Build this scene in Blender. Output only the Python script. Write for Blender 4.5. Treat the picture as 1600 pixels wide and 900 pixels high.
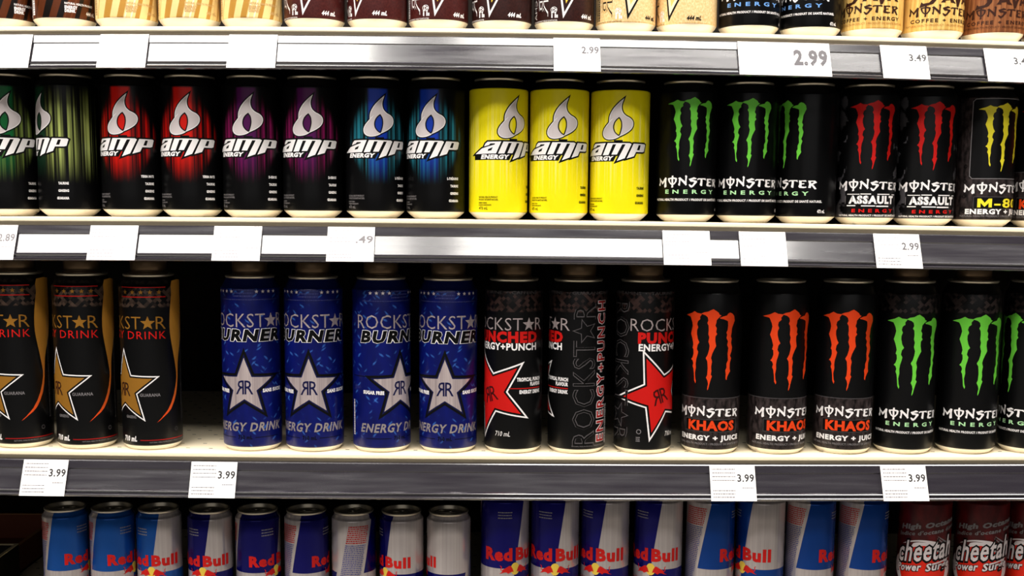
import bpy, bmesh, math, random
import numpy as np
from mathutils import Matrix, Vector
from mathutils.geometry import tessellate_polygon

for o in list(bpy.data.objects):
    bpy.data.objects.remove(o)
SC = bpy.context.scene
COL = SC.collection
MM = 0.001

# ------------------------------------------------------------------ camera
F_PX, CY, DIST = 1800.0, 546.0, 1.246
CAMZ = 1.50
PITCH, YAW, ROLL = math.radians(7.0), math.radians(1.0), math.radians(0.5)
cam_data = bpy.data.cameras.new('camera')
cam = bpy.data.objects.new('camera', cam_data)
COL.objects.link(cam)
cam_data.sensor_width = 36.0
cam_data.lens = F_PX / 1600.0 * 36.0
cam_data.shift_y = (CY - 450.0) / 1600.0
cam_data.clip_start = 0.05
CAM_R = (Matrix.Rotation(-YAW, 3, 'Z') @ Matrix.Rotation(math.pi / 2 - PITCH, 3, 'X') @ Matrix.Rotation(ROLL, 3, 'Z'))
CAM_P = Vector((0.0, -DIST, CAMZ))
cam.matrix_world = Matrix.Translation(CAM_P) @ CAM_R.to_4x4()
SC.camera = cam

def at(px, py, y):
    """The point of the plane Y = y seen at a pixel of the 1600 x 900 photograph."""
    d = CAM_R @ Vector(((px - 800.0) / F_PX, -(py - CY) / F_PX, -1.0))
    t = (y - CAM_P.y) / d.y
    return CAM_P + d * t

# ------------------------------------------------------------------ light and exposure
SC.view_settings.view_transform = 'Standard'
SC.view_settings.look = 'None'
SC.view_settings.gamma = 1.0
SC.view_settings.use_curve_mapping = False
SC.view_settings.exposure = 0.3

world = bpy.data.worlds.new('store')
SC.world = world
world.use_nodes = True
world.node_tree.nodes['Background'].inputs[0].default_value = (1.0, 0.97, 0.95, 1)
world.node_tree.nodes['Background'].inputs[1].default_value = 0.02

def lamp(name, x0, x1, y, z, width, watts, color=(1.0, 0.96, 0.90), tilt=0.0):
    ld = bpy.data.lights.new(name, 'AREA')
    ld.shape = 'RECTANGLE'
    ld.size = x1 - x0
    ld.size_y = width
    ld.energy = watts
    ld.color = color
    lo = bpy.data.objects.new(name, ld)
    COL.objects.link(lo)
    lo.location = ((x0 + x1) / 2, y, z)
    lo.rotation_euler = (tilt, 0, 0)
    return lo

# rows of ceiling fluorescents over the aisle
lamp('ceiling_light', -2.6, -0.30, -0.76, 2.99, 0.26, 38, tilt=math.radians(15))
lamp('ceiling_light', 0.0, 2.6, -0.46, 2.95, 0.36, 56, tilt=math.radians(8))
lamp('ceiling_light', -2.6, -0.24, -1.27, 3.05, 0.28, 24, tilt=math.radians(24))
lamp('ceiling_light', -0.10, 0.85, -1.27, 3.05, 0.28, 11, tilt=math.radians(24))
# added frontal fill from behind the camera, no such source known
lamp('added_fill_light', -2.2, 2.2, -4.2, 2.3, 1.2, 9, color=(1.0, 0.97, 0.95), tilt=math.radians(80))

# ------------------------------------------------------------------ materials
def lin(c):
    c = c / 255.0
    return c / 12.92 if c <= 0.04045 else ((c + 0.055) / 1.055) ** 2.4

def rgb(c):
    return (lin(c[0]), lin(c[1]), lin(c[2]), 1.0)

MATS = {}

def mat(name, c, rough=0.4, metal=0.0, spec=0.3, coat=0.0):
    if name in MATS:
        return MATS[name]
    m = bpy.data.materials.new(name)
    m.use_nodes = True
    b = m.node_tree.nodes['Principled BSDF']
    b.inputs['Base Color'].default_value = rgb(c)
    b.inputs['Roughness'].default_value = rough
    b.inputs['Metallic'].default_value = metal
    b.inputs['Specular IOR Level'].default_value = spec
    b.inputs['Coat Weight'].default_value = coat
    b.inputs['Coat Roughness'].default_value = 0.1
    MATS[name] = m
    return m

class Nodes:
    """Short hand for building a procedural colour on a can: u and v are millimetres round and up the can."""
    def __init__(self, m):
        self.t = m.node_tree
        self.b = self.t.nodes['Principled BSDF']
        uv = self.t.nodes.new('ShaderNodeUVMap')
        s = self.t.nodes.new('ShaderNodeSeparateXYZ')
        self.t.links.new(uv.outputs[0], s.inputs[0])
        self.u = self.m('MULTIPLY', s.outputs[0], 1000.0)
        self.v = self.m('MULTIPLY', s.outputs[1], 1000.0)

    def put(self, sock, val):
        if isinstance(val, bpy.types.NodeSocket):
            self.t.links.new(val, sock)
        else:
            sock.default_value = val

    def m(self, op, a, b=0.0, clamp=False):
        n = self.t.nodes.new('ShaderNodeMath')
        n.operation = op
        n.use_clamp = clamp
        self.put(n.inputs[0], a)
        self.put(n.inputs[1], b)
        return n.outputs[0]

    def ramp(self, x, a, b, lo=0.0, hi=1.0):
        n = self.t.nodes.new('ShaderNodeMapRange')
        n.interpolation_type = 'SMOOTHSTEP'
        self.put(n.inputs['Value'], x)
        n.inputs['From Min'].default_value = a
        n.inputs['From Max'].default_value = b
        n.inputs['To Min'].default_value = lo
        n.inputs['To Max'].default_value = hi
        return n.outputs[0]

    def window(self, x, a, b, soft):
        return self.m('MULTIPLY', self.ramp(x, a - soft, a + soft), self.ramp(x, b - soft, b + soft, 1.0, 0.0))

    def vec(self, x, y, z=0.0):
        n = self.t.nodes.new('ShaderNodeCombineXYZ')
        self.put(n.inputs[0], x)
        self.put(n.inputs[1], y)
        self.put(n.inputs[2], z)
        return n.outputs[0]

    def noise(self, vec, scale=1.0, detail=2.0):
        n = self.t.nodes.new('ShaderNodeTexNoise')
        self.put(n.inputs['Vector'], vec)
        n.inputs['Scale'].default_value = scale
        n.inputs['Detail'].default_value = detail
        return n.outputs['Fac']

    def white(self, vec):
        n = self.t.nodes.new('ShaderNodeTexWhiteNoise')
        n.noise_dimensions = '3D'
        self.put(n.inputs['Vector'], vec)
        return n.outputs['Value']

    def voronoi(self, vec, scale=1.0):
        n = self.t.nodes.new('ShaderNodeTexVoronoi')
        self.put(n.inputs['Vector'], vec)
        n.inputs['Scale'].default_value = scale
        return n.outputs['Distance'], n.outputs['Color']

    def mix(self, f, a, b):
        n = self.t.nodes.new('ShaderNodeMix')
        n.data_type = 'RGBA'
        self.put(n.inputs['Factor'], f)
        self.put(n.inputs['A'], rgb(a) if isinstance(a, tuple) else a)
        self.put(n.inputs['B'], rgb(b) if isinstance(b, tuple) else b)
        return n.outputs['Result']

    def color(self, c):
        self.t.links.new(c, self.b.inputs['Base Color'])

BLACK = (5, 5, 6)

def amp_paint(name, center, streak, base=BLACK, yellow=False, aside=False):
    m = mat(name, base, rough=0.32, spec=0.25)
    n = Nodes(m)
    sn = n.noise(n.vec(n.m('MULTIPLY', n.u, 0.33), n.m('MULTIPLY', n.v, 0.002)), 1.0, 4.0)
    if yellow:
        f = n.m('MULTIPLY', n.ramp(sn, 0.48, 0.68), n.window(n.v, 45, 118, 22))
        c = n.mix(n.m('MULTIPLY', f, 0.55), base, streak)
    else:
        reach = n.m('ADD', 14.0, n.m('MULTIPLY', n.window(n.v, 62, 118, 38), 30.0))
        side = n.window(n.u, 10, 66, 6.0) if aside else n.ramp(n.m('SUBTRACT', reach, n.m('ABSOLUTE', n.u)), 0.0, 12.0)
        f = n.m('MULTIPLY', n.m('MULTIPLY', n.ramp(sn, 0.42, 0.66), side), n.window(n.v, 60, 126, 24))
        c = n.mix(f, base, streak)
        cf = n.m('MULTIPLY', n.window(n.u, -11.5, 8.5, 2.0), n.m('MULTIPLY', n.ramp(n.v, 38, 92), n.ramp(n.v, 147, 145, 1.0, 0.0) if False else n.ramp(n.v, 144.5, 147, 1.0, 0.0)))
        c = n.mix(cf, c, center)
    n.color(c)
    return m

def burner_paint():
    m = mat('blue_can_paint', (8, 28, 150), rough=0.3, spec=0.5)
    n = Nodes(m)
    c = n.mix(n.noise(n.vec(n.m('MULTIPLY', n.u, 0.08), n.m('MULTIPLY', n.v, 0.03)), 1.0), (2, 6, 54), (5, 19, 110))
    for sgn, off in ((1.0, 0.0), (-1.0, 37.0)):
        ca, sa = math.cos(0.75), math.sin(0.75) * sgn
        a = n.m('ADD', n.m('MULTIPLY', n.u, ca), n.m('MULTIPLY', n.v, sa))
        b = n.m('SUBTRACT', n.m('MULTIPLY', n.v, ca), n.m('MULTIPLY', n.u, sa))
        bend = n.m('MULTIPLY', n.noise(n.vec(n.m('MULTIPLY', a, 0.2), n.m('MULTIPLY', b, 0.2), off), 1.0), 0.5)
        d, cc = n.voronoi(n.vec(n.m('ADD', n.m('MULTIPLY', a, 0.055), off), n.m('ADD', n.m('MULTIPLY', b, 0.17), bend)), 1.0)
        c = n.mix(n.m('MULTIPLY', n.ramp(d, 0.07, 0.24, 1.0, 0.0), 0.55), c, (60, 112, 200))
    n.color(c)
    return m

def bull_paint(name, blue, r):
    m = mat(name, blue, rough=0.2, spec=0.6, metal=0.55)
    n = Nodes(m)
    k = r / 25.0
    vh = 67.0 if r < 26.5 else 74.5
    up = n.m('SUBTRACT', n.v, vh)
    w = n.m('SUBTRACT', n.u, n.m('MULTIPLY', up, 0.19))
    f = n.m('SUBTRACT', n.u, n.m('MULTIPLY', up, 0.15))
    top = n.m('GREATER_THAN', up, 0.0)
    left = n.m('MULTIPLY', n.m('GREATER_THAN', w, -56.0 * k), n.m('LESS_THAN', f, 0.0))
    right = n.m('MULTIPLY', n.m('GREATER_THAN', f, 0.0), n.m('LESS_THAN', w, 68.0 * k))
    s = n.m('ADD', n.m('MULTIPLY', top, left), n.m('MULTIPLY', n.m('SUBTRACT', 1.0, top), right))
    g = n.noise(n.vec(n.m('MULTIPLY', n.u, 0.5), n.m('MULTIPLY', n.v, 0.004)), 1.0)
    silver = n.mix(g, (178, 168, 168), (226, 216, 214))
    c = n.mix(n.m('GREATER_THAN', s, 0.5), silver, blue)
    n.color(c)
    return m

def camo_paint():
    m = mat('camouflage_can_paint', BLACK, rough=0.34, spec=0.35)
    n = Nodes(m)
    fu = n.m('FLOOR', n.m('DIVIDE', n.u, 1.6))
    fv = n.m('FLOOR', n.m('DIVIDE', n.v, 1.6))
    big = n.noise(n.vec(n.m('MULTIPLY', fu, 0.10), n.m('MULTIPLY', fv, 0.07), 4.0), 1.0, 2.0)
    f = n.m('MULTIPLY', n.ramp(big, 0.57, 0.575), n.ramp(n.m('ABSOLUTE', n.m('ADD', n.u, 4.0)), 27, 29))
    f2 = n.m('MULTIPLY', n.ramp(big, 0.50, 0.505), n.ramp(n.v, 24, 22.5, 1.0, 0.0) if False else n.ramp(n.v, 21, 24, 1.0, 0.0))
    n.color(n.mix(n.m('MAXIMUM', f, n.m('MULTIPLY', f2, n.ramp(n.m('ABSOLUTE', n.u), 24, 26))), BLACK, (72, 70, 74)))
    return m

def panel_paint(name, top):
    """Black can with a dark brushed plate printed round its foot (and round the whole can when top)."""
    m = mat(name, BLACK, rough=0.34, spec=0.35)
    n = Nodes(m)
    g = n.noise(n.vec(n.m('MULTIPLY', n.u, 0.25), n.m('MULTIPLY', n.v, 0.12)), 1.0, 5.0)
    plate = n.mix(n.ramp(g, 0.3, 0.75), (12, 9, 9), (62, 52, 52))
    if top:
        win = n.m('MULTIPLY', n.window(n.u, -36, 36, 0.3), n.window(n.v, 55, 146, 0.3))
        n.color(n.mix(n.m('SUBTRACT', 1.0, win), BLACK, plate))
    else:
        n.color(n.mix(n.ramp(n.v, 63.5, 64.5, 1.0, 0.0), BLACK, plate))
    return m

def band_paint(name, base, band, lo, hi, amount=0.8):
    """Plain can with a ring of small diamonds under the shoulder."""
    m = mat(name, base, rough=0.34, spec=0.35)
    n = Nodes(m)
    a = n.m('FLOOR', n.m('DIVIDE', n.m('ADD', n.u, n.v), 5.0))
    b = n.m('FLOOR', n.m('DIVIDE', n.m('SUBTRACT', n.u, n.v), 5.0))
    w = n.white(n.vec(a, b, 3.0))
    f = n.m('MULTIPLY', n.m('MULTIPLY', n.ramp(w, 0.35, 0.9), n.window(n.v, lo, hi, 1.0)), amount)
    n.color(n.mix(f, base, band))
    return m

def grain_paint(name, a, b, su=0.35, sv=0.02, rough=0.35):
    m = mat(name, a, rough=rough, spec=0.35)
    n = Nodes(m)
    g = n.noise(n.vec(n.m('MULTIPLY', n.u, su), n.m('MULTIPLY', n.v, sv)), 1.0, 4.0)
    n.color(n.mix(n.ramp(g, 0.35, 0.7), a, b))
    return m

def stripe_paint(name, base, s1, s2, slope):
    """Slanted stripes of two colours over a plain can."""
    m = mat(name, base, rough=0.33, spec=0.35)
    n = Nodes(m)
    w = n.m('ADD', n.u, n.m('MULTIPLY', n.v, slope))
    x = n.noise(n.vec(n.m('MULTIPLY', w, 0.17), 3.3), 1.0, 1.0)
    y = n.noise(n.vec(n.m('MULTIPLY', w, 0.14), 9.1), 1.0, 1.0)
    c = n.mix(n.ramp(x, 0.52, 0.535), base, s1)
    c = n.mix(n.ramp(y, 0.60, 0.615), c, s2)
    n.color(c)
    return m

WHITE = mat('white_ink', (240, 236, 236), 0.4, spec=0.3)
INKBLACK = mat('black_ink', (8, 8, 8), 0.4, spec=0.2)
GREYINK = mat('grey_ink', (120, 116, 118), 0.4)
DIMINK = mat('dark_grey_ink', (78, 74, 76), 0.4)
PALE = mat('pale_silver_ink', (214, 204, 205), 0.35, spec=0.4)
SILVER = mat('silver_ink', (196, 184, 184), 0.25, metal=0.6, spec=0.5)
GOLDINK = mat('gold_ink', (164, 114, 42), 0.3, metal=0.3)
REDINK = mat('red_ink', (196, 20, 16), 0.4)
DARKRED = mat('dark_red_ink', (150, 18, 18), 0.4)
GREENINK = mat('green_ink', (104, 200, 62), 0.35)
PALEGREEN = mat('pale_green_ink', (176, 226, 170), 0.4)
ORANGE = mat('orange_ink', (226, 66, 22), 0.35)
YELLOW = mat('yellow_ink', (236, 222, 50), 0.35)
BLUEINK = mat('light_blue_ink', (110, 160, 225), 0.35)
SUN = mat('sun_yellow_ink', (226, 190, 70), 0.35)
BROWNINK = mat('dark_brown_ink', (52, 24, 14), 0.4)
TANINK = mat('tan_ink', (176, 120, 60), 0.4)
NAVY = mat('navy_ink', (12, 16, 62), 0.35)
DKBLUE = mat('text_blue_ink', (56, 60, 116), 0.4)
BASE_M = mat('can_base_aluminium', (244, 238, 224), 0.35, metal=0.25, spec=0.5)
LID_M = mat('can_lid_aluminium', (190, 180, 160), 0.35, metal=0.8)
CAP_M = mat('screw_cap_metal', (120, 98, 74), 0.35, metal=0.7)
SHOULDER_K = mat('black_shoulder_paint', (14, 13, 13), 0.3, spec=0.45)

# ------------------------------------------------------------------ helpers: things
def thing(name, label, cat, group, loc, rz=0.0):
    o = bpy.data.objects.new(name, None)
    o.empty_display_size = 0.02
    COL.objects.link(o)
    o.location = loc
    o.rotation_euler = (0, 0, rz)
    o['label'] = label
    o['category'] = cat
    if group:
        o['group'] = group
    return o

def link(name, me, parent=None):
    o = bpy.data.objects.new(name, me)
    COL.objects.link(o)
    if parent is not None:
        o.parent = parent
    return o

def finish(name, bm, mats, smooth=True, angle=40):
    me = bpy.data.meshes.new(name)
    bm.to_mesh(me)
    bm.free()
    for m in (mats if isinstance(mats, (list, tuple)) else [mats]):
        me.materials.append(m)
    if smooth:
        me.polygons.foreach_set('use_smooth', [True] * len(me.polygons))
        me.set_sharp_from_angle(angle=math.radians(angle))
    return me

def lathe(name, prof, mats, seg=72, r_uv=None, idx=None):
    """Turn a (radius, height) millimetre profile; UV is metres round the can from its front, and up."""
    bm = bmesh.new()
    uvl = bm.loops.layers.uv.new('UVMap')
    rings = []
    for r, z in prof:
        if r < 1e-6:
            rings.append([bm.verts.new((0, 0, VMAP(z) * MM))])
        else:
            rings.append([bm.verts.new((r * MM * math.sin(2 * math.pi * k / seg - math.pi), -r * MM * math.cos(2 * math.pi * k / seg - math.pi), VMAP(z) * MM)) for k in range(seg)])
    ru = (r_uv or max(p[0] for p in prof)) * MM
    for i in range(len(prof) - 1):
        a, b = rings[i], rings[i + 1]
        for k in range(seg):
            k2 = (k + 1) % seg
            u0, u1 = (2 * math.pi * k / seg - math.pi) * ru, (2 * math.pi * (k + 1) / seg - math.pi) * ru
            z0, z1 = prof[i][1] * MM, prof[i + 1][1] * MM
            if len(a) == 1 and len(b) == 1:
                continue
            if len(a) == 1:
                vs, uvs = (a[0], b[k2], b[k]), ((u0, z0), (u1, z1), (u0, z1))
            elif len(b) == 1:
                vs, uvs = (a[k], a[k2], b[0]), ((u0, z0), (u1, z0), (u0, z1))
            else:
                vs, uvs = (a[k], a[k2], b[k2], b[k]), ((u0, z0), (u1, z0), (u1, z1), (u0, z1))
            f = bm.faces.new(vs)
            if idx:
                f.material_index = idx[i]
            for l, c in zip(f.loops, uvs):
                l[uvl].uv = c
    return finish(name, bm, mats, angle=32)

# ------------------------------------------------------------------ helpers: flat artwork
def tri(loops):
    """Triangles of an outline with holes."""
    flat = [p for lp in loops for p in lp]
    t = tessellate_polygon([[Vector((p[0], p[1], 0)) for p in lp] for lp in loops])
    return flat, [tuple(x) for x in t]

def smooth(pts, n=4, closed=True):
    """Catmull-Rom through the points; a third value of 1 marks a sharp corner."""
    out = []
    L = len(pts)
    for i in range(L if closed else L - 1):
        p1, p2 = pts[i], pts[(i + 1) % L]
        p0 = pts[i - 1] if (closed or i > 0) else p1
        p3 = pts[(i + 2) % L] if (closed or i + 2 < L) else p2
        c1, c2 = len(p1) > 2, len(p2) > 2
        t1 = (0.5 * (p2[0] - p1[0]), 0.5 * (p2[1] - p1[1])) if c1 else (0.5 * (p2[0] - p0[0]), 0.5 * (p2[1] - p0[1]))
        t2 = (0.5 * (p2[0] - p1[0]), 0.5 * (p2[1] - p1[1])) if c2 else (0.5 * (p3[0] - p1[0]), 0.5 * (p3[1] - p1[1]))
        for k in range(n):
            t = k / n
            h1, h2, h3, h4 = 2 * t ** 3 - 3 * t ** 2 + 1, -2 * t ** 3 + 3 * t ** 2, t ** 3 - 2 * t ** 2 + t, t ** 3 - t ** 2
            out.append((h1 * p1[0] + h2 * p2[0] + h3 * t1[0] + h4 * t2[0], h1 * p1[1] + h2 * p2[1] + h3 * t1[1] + h4 * t2[1]))
    if not closed:
        out.append((pts[-1][0], pts[-1][1]))
    return out

def stroke(pts, w, closed=True):
    """A ribbon of width w along a line, with mitred joints, as one shape."""
    L = len(pts)
    P = [Vector((p[0], p[1])) for p in pts]
    Q = []
    for p in P:
        if not Q or (p - Q[-1]).length > 1e-4:
            Q.append(p)
    if closed and (Q[0] - Q[-1]).length < 1e-4:
        Q.pop()
    P = Q
    L = len(P)
    a, b = [], []
    for i in range(L):
        if closed or 0 < i < L - 1:
            d0 = (P[i] - P[i - 1]).normalized()
            d1 = (P[(i + 1) % L] - P[i]).normalized()
        elif i == 0:
            d0 = d1 = (P[1] - P[0]).normalized()
        else:
            d0 = d1 = (P[-1] - P[-2]).normalized()
        n0, n1 = Vector((-d0.y, d0.x)), Vector((-d1.y, d1.x))
        mm = n0 + n1
        if mm.length < 1e-4:
            mm = n0.copy()
        mm.normalize()
        s = min(1.0 / max(mm.dot(n0), 0.2), 3.5) * w / 2
        a.append(P[i] + mm * s)
        b.append(P[i] - mm * s)
    vs, fs = [], []
    for x, y in zip(a, b):
        vs += [(x.x, x.y), (y.x, y.y)]
    for i in range(L if closed else L - 1):
        j = (i + 1) % L
        fs += [(2 * i, 2 * j, 2 * j + 1), (2 * i, 2 * j + 1, 2 * i + 1)]
    return vs, fs

def xf(shape, f):
    return [f(*p[:2]) for p in shape[0]], shape[1]

def xf_pts(pts, f):
    return [tuple(f(p[0], p[1])) + tuple(p[2:]) for p in pts]

def rect(u0, v0, u1, v1):
    return [(u0, v0), (u1, v0), (u1, v1), (u0, v1)], [(0, 1, 2), (0, 2, 3)]

def ellipse(cu, cv, a, b, n=28):
    return [(cu + a * math.cos(2 * math.pi * k / n), cv + b * math.sin(2 * math.pi * k / n)) for k in range(n)]

def star_pts(R, cu=0.0, cv=0.0, rot=90.0, inner=0.42):
    out = []
    for k in range(10):
        r = R if k % 2 == 0 else R * inner
        a = math.radians(rot + 36 * k)
        out.append((cu + r * math.cos(a), cv + r * math.sin(a)))
    return out

FONT_CACHE = {}

def text(s, v0, h, u0=None, u1=None, bold=0.0, shear=0.0, gap=1.0, track=None, align='fit', rot=0.0, pivot=None, mirror=False, slope=0.0, wide=None):
    """A line of lettering: capitals h mm high on baseline v0, fitted from u0 to u1 (or placed left/right/center with width factor wide)."""
    gap = gap + 2.6 * max(0.0, bold if track is None else track)
    key = (s, round(bold, 4), round(gap, 3))
    if key not in FONT_CACHE:
        cu = bpy.data.curves.new('lettering', 'FONT')
        cu.body = s
        cu.offset = bold
        cu.space_character = gap
        cu.resolution_u = 2
        o = bpy.data.objects.new('lettering', cu)
        me = o.to_mesh()
        vs = [(v.co.x, v.co.y) for v in me.vertices]
        fs = [tuple(p.vertices) for p in me.polygons]
        o.to_mesh_clear()
        bpy.data.objects.remove(o)
        bpy.data.curves.remove(cu)
        FONT_CACHE[key] = (vs, fs)
    vs, fs = FONT_CACHE[key]
    xs = [p[0] for p in vs]
    lo, hi = min(xs), max(xs)
    sy = h / 0.69
    if align == 'fit':
        sx = (u1 - u0) / max(hi - lo, 1e-6)
        ox = u0
    else:
        sx = sy * (wide or 1.0)
        w = (hi - lo) * sx
        ox = u0 if align == 'left' else (u0 - w if align == 'right' else u0 - w / 2)
    out = []
    for x, y in vs:
        X = (x - lo) * sx
        if mirror:
            X = (hi - lo) * sx - X
        Y = y * sy
        out.append((ox + X + Y * shear, v0 + Y + slope * X))
    if rot:
        pu, pv = pivot if pivot else (ox, v0)
        c, sn = math.cos(rot), math.sin(rot)
        out = [(pu + (x - pu) * c - (y - pv) * sn, pv + (x - pu) * sn + (y - pv) * c) for x, y in out]
    return out, fs

def bars(u0, u1, v0, v1, pitch, h, seed, slant=0.0):
    """Rows of print too small to read."""
    rnd = random.Random(seed)
    vs, fs = [], []
    v = v1
    while v > v0:
        u = u0 + slant * (v - v0)
        end = u1 + slant * (v - v0)
        while u < end - 0.6:
            w = min(rnd.uniform(0.8, 3.2), end - u)
            i = len(vs)
            vs += [(u, v - h), (u + w, v - h), (u + w, v), (u, v)]
            fs += [(i, i + 1, i + 2), (i, i + 2, i + 3)]
            u += w + 0.5
        v -= pitch
    return vs, fs

def wrap(name, shapes, r, prof=None, dv=0.0):
    """shapes: (shape, material, layer). Bends flat artwork round a can of radius r mm, as one mesh."""
    bm = bmesh.new()
    mats = []
    for shape, m, layer in shapes:
        if m not in mats:
            mats.append(m)
        mi = mats.index(m)
        b2 = bmesh.new()
        vv = [b2.verts.new((p[0], p[1], 0)) for p in shape[0]]
        for f in shape[1]:
            try:
                b2.faces.new([vv[i] for i in f])
            except ValueError:
                pass
        us = [p[0] for p in shape[0]]
        step = 3.0
        k = math.floor(min(us) / step) + 1
        while k * step < max(us):
            g = b2.verts[:] + b2.edges[:] + b2.faces[:]
            bmesh.ops.bisect_plane(b2, geom=g, dist=1e-5, plane_co=(k * step, 0, 0), plane_no=(1, 0, 0))
            k += 1
        off = 0.10 + 0.09 * layer
        m_ = {}
        for v in b2.verts:
            u, vz = v.co.x, v.co.y
            rr = (np.interp(vz, [p[1] for p in prof], [p[0] for p in prof]) if prof else r) + off
            th = u / r
            m_[v] = bm.verts.new((rr * MM * math.sin(th), -rr * MM * math.cos(th), VMAP(vz + dv) * MM))
        for f in b2.faces:
            # face outward
            vs = [m_[v] for v in f.verts]
            nz = f.normal.z if f.normal.length > 0 else 1
            f.normal_update()
            if f.normal.z < 0:
                vs.reverse()
            try:
                nf = bm.faces.new(vs)
                nf.material_index = mi
            except ValueError:
                pass
        b2.free()
    me = finish(name, bm, mats, smooth=False)
    return me

def prints(name, shapes, r, dv=0.0, gap=4.0):
    """Artwork split where it stands apart on the can: a list of (part name, mesh)."""
    boxes = []
    for sh in shapes:
        us, vs = [p[0] for p in sh[0][0]], [p[1] for p in sh[0][0]]
        boxes.append((min(us), max(us), min(vs), max(vs)))
    group = list(range(len(shapes)))
    for i in range(len(shapes)):
        for j in range(i):
            a, b = boxes[i], boxes[j]
            if max(a[0], b[0]) - min(a[1], b[1]) < gap and max(a[2], b[2]) - min(a[3], b[3]) < gap * 0.5:
                gi, gj = group[i], group[j]
                group = [gj if g == gi else g for g in group]
    out = []
    for g in sorted(set(group)):
        out.append((name, wrap(name, [x for x, k in zip(shapes, group) if k == g], r, dv=dv)))
    return out

def dig(pts, x0, y0, k, cx, base, r_px, r, px_mm, du=0.0, dv=0.0, su=1.0, sv=1.0):
    """Outline traced on a zoomed crop -> millimetres round and up the can."""
    out = []
    for p in pts:
        dx = max(-0.995, min(0.995, (x0 + p[0] / k - cx) / r_px))
        out.append(((math.asin(dx) * r - du) * su, ((base - (y0 + p[1] / k)) / px_mm - dv) * sv) + tuple(p[2:]))
    return out

# ------------------------------------------------------------------ shelves' lines (from the photograph)
def line_of(pts, y=0.0):
    w = [at(px, py, y) for px, py in pts]
    X = np.array([p.x for p in w])
    Z = np.array([p.z for p in w])
    c = np.polyfit(X, Z, 2)
    xa, xb = -0.60, 0.62
    def z(x):
        if x < xa:
            return float(np.polyval(c, xa) + (x - xa) * np.polyval(np.polyder(c), xa) * 0.3)
        if x > xb:
            return float(np.polyval(c, xb) + (x - xb) * np.polyval(np.polyder(c), xb) * 0.3)
        return float(np.polyval(c, x))
    return z

SHELF = [
    line_of([(0, 41), (250, 41), (500, 42.3), (750, 44.2), (980, 48.5), (1240, 53.8), (1420, 59), (1500, 61.7), (1600, 65)]),
    line_of([(0, 338.3), (90, 338.7), (400, 340.3), (750, 343), (1100, 348), (1500, 354.2), (1600, 356)]),
    line_of([(0, 703.5), (160, 705.2), (400, 708.5), (750, 711.8), (1060, 712.8), (1500, 713.0), (1600, 712.8)]),
    line_of([(0, 988), (400, 992), (800, 995), (1200, 996), (1600, 996.5)]),
]
X0, X1 = -1.25, 1.25
DEPTH = 0.42

# ------------------------------------------------------------------ setting
def box_bm(bm, x0, x1, y0, y1, z0, z1):
    v = [bm.verts.new(p) for p in ((x0, y0, z0), (x1, y0, z0), (x1, y1, z0), (x0, y1, z0), (x0, y0, z1), (x1, y0, z1), (x1, y1, z1), (x0, y1, z1))]
    for f in ((0, 3, 2, 1), (4, 5, 6, 7), (0, 1, 5, 4), (1, 2, 6, 5), (2, 3, 7, 6), (3, 0, 4, 7)):
        bm.faces.new([v[i] for i in f])

def structure(name, x0, x1, y0, y1, z0, z1, m):
    bm = bmesh.new()
    box_bm(bm, x0, x1, y0, y1, z0, z1)
    o = link(name, finish(name, bm, m, smooth=False))
    o['kind'] = 'structure'
    return o

def floor_mat():
    m = mat('floor_tile', (222, 216, 206), 0.4)
    t = m.node_tree
    br = t.nodes.new('ShaderNodeTexBrick')
    tc = t.nodes.new('ShaderNodeTexCoord')
    t.links.new(tc.outputs['Object'], br.inputs['Vector'])
    br.offset = 0.0
    br.inputs['Scale'].default_value = 1.0
    br.inputs['Brick Width'].default_value = 0.3
    br.inputs['Row Height'].default_value = 0.3
    br.inputs['Mortar Size'].default_value = 0.003
    br.inputs['Color1'].default_value = rgb((228, 222, 212))
    br.inputs['Color2'].default_value = rgb((216, 210, 200))
    br.inputs['Mortar'].default_value = rgb((150, 144, 136))
    t.links.new(br.outputs['Color'], t.nodes['Principled BSDF'].inputs['Base Color'])
    return m

def peg_mat():
    """Pegboard behind the shelves, with shade put into its dark colour."""
    m = mat('shade_darkened_pegboard', (20, 17, 15), 0.7, spec=0.1)
    t = m.node_tree
    tc = t.nodes.new('ShaderNodeTexCoord')
    vo = t.nodes.new('ShaderNodeTexVoronoi')
    vo.inputs['Scale'].default_value = 40.0
    vo.inputs['Randomness'].default_value = 0.0
    t.links.new(tc.outputs['Object'], vo.inputs['Vector'])
    cr = t.nodes.new('ShaderNodeValToRGB')
    cr.color_ramp.elements[0].position = 0.14
    cr.color_ramp.elements[1].position = 0.18
    cr.color_ramp.elements[0].color = rgb((5, 5, 5))
    cr.color_ramp.elements[1].color = rgb((22, 18, 16))  # board coloured near black to imitate the deep shade at the back
    t.links.new(vo.outputs['Distance'], cr.inputs[0])
    t.links.new(cr.outputs[0], t.nodes['Principled BSDF'].inputs['Base Color'])
    return m

structure('floor', -4, 4, -5, 0.6, -0.02, 0.0, floor_mat())
structure('wall_back', X0, X1, DEPTH + 0.002, DEPTH + 0.03, 0.0, 1.95, peg_mat())

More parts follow.
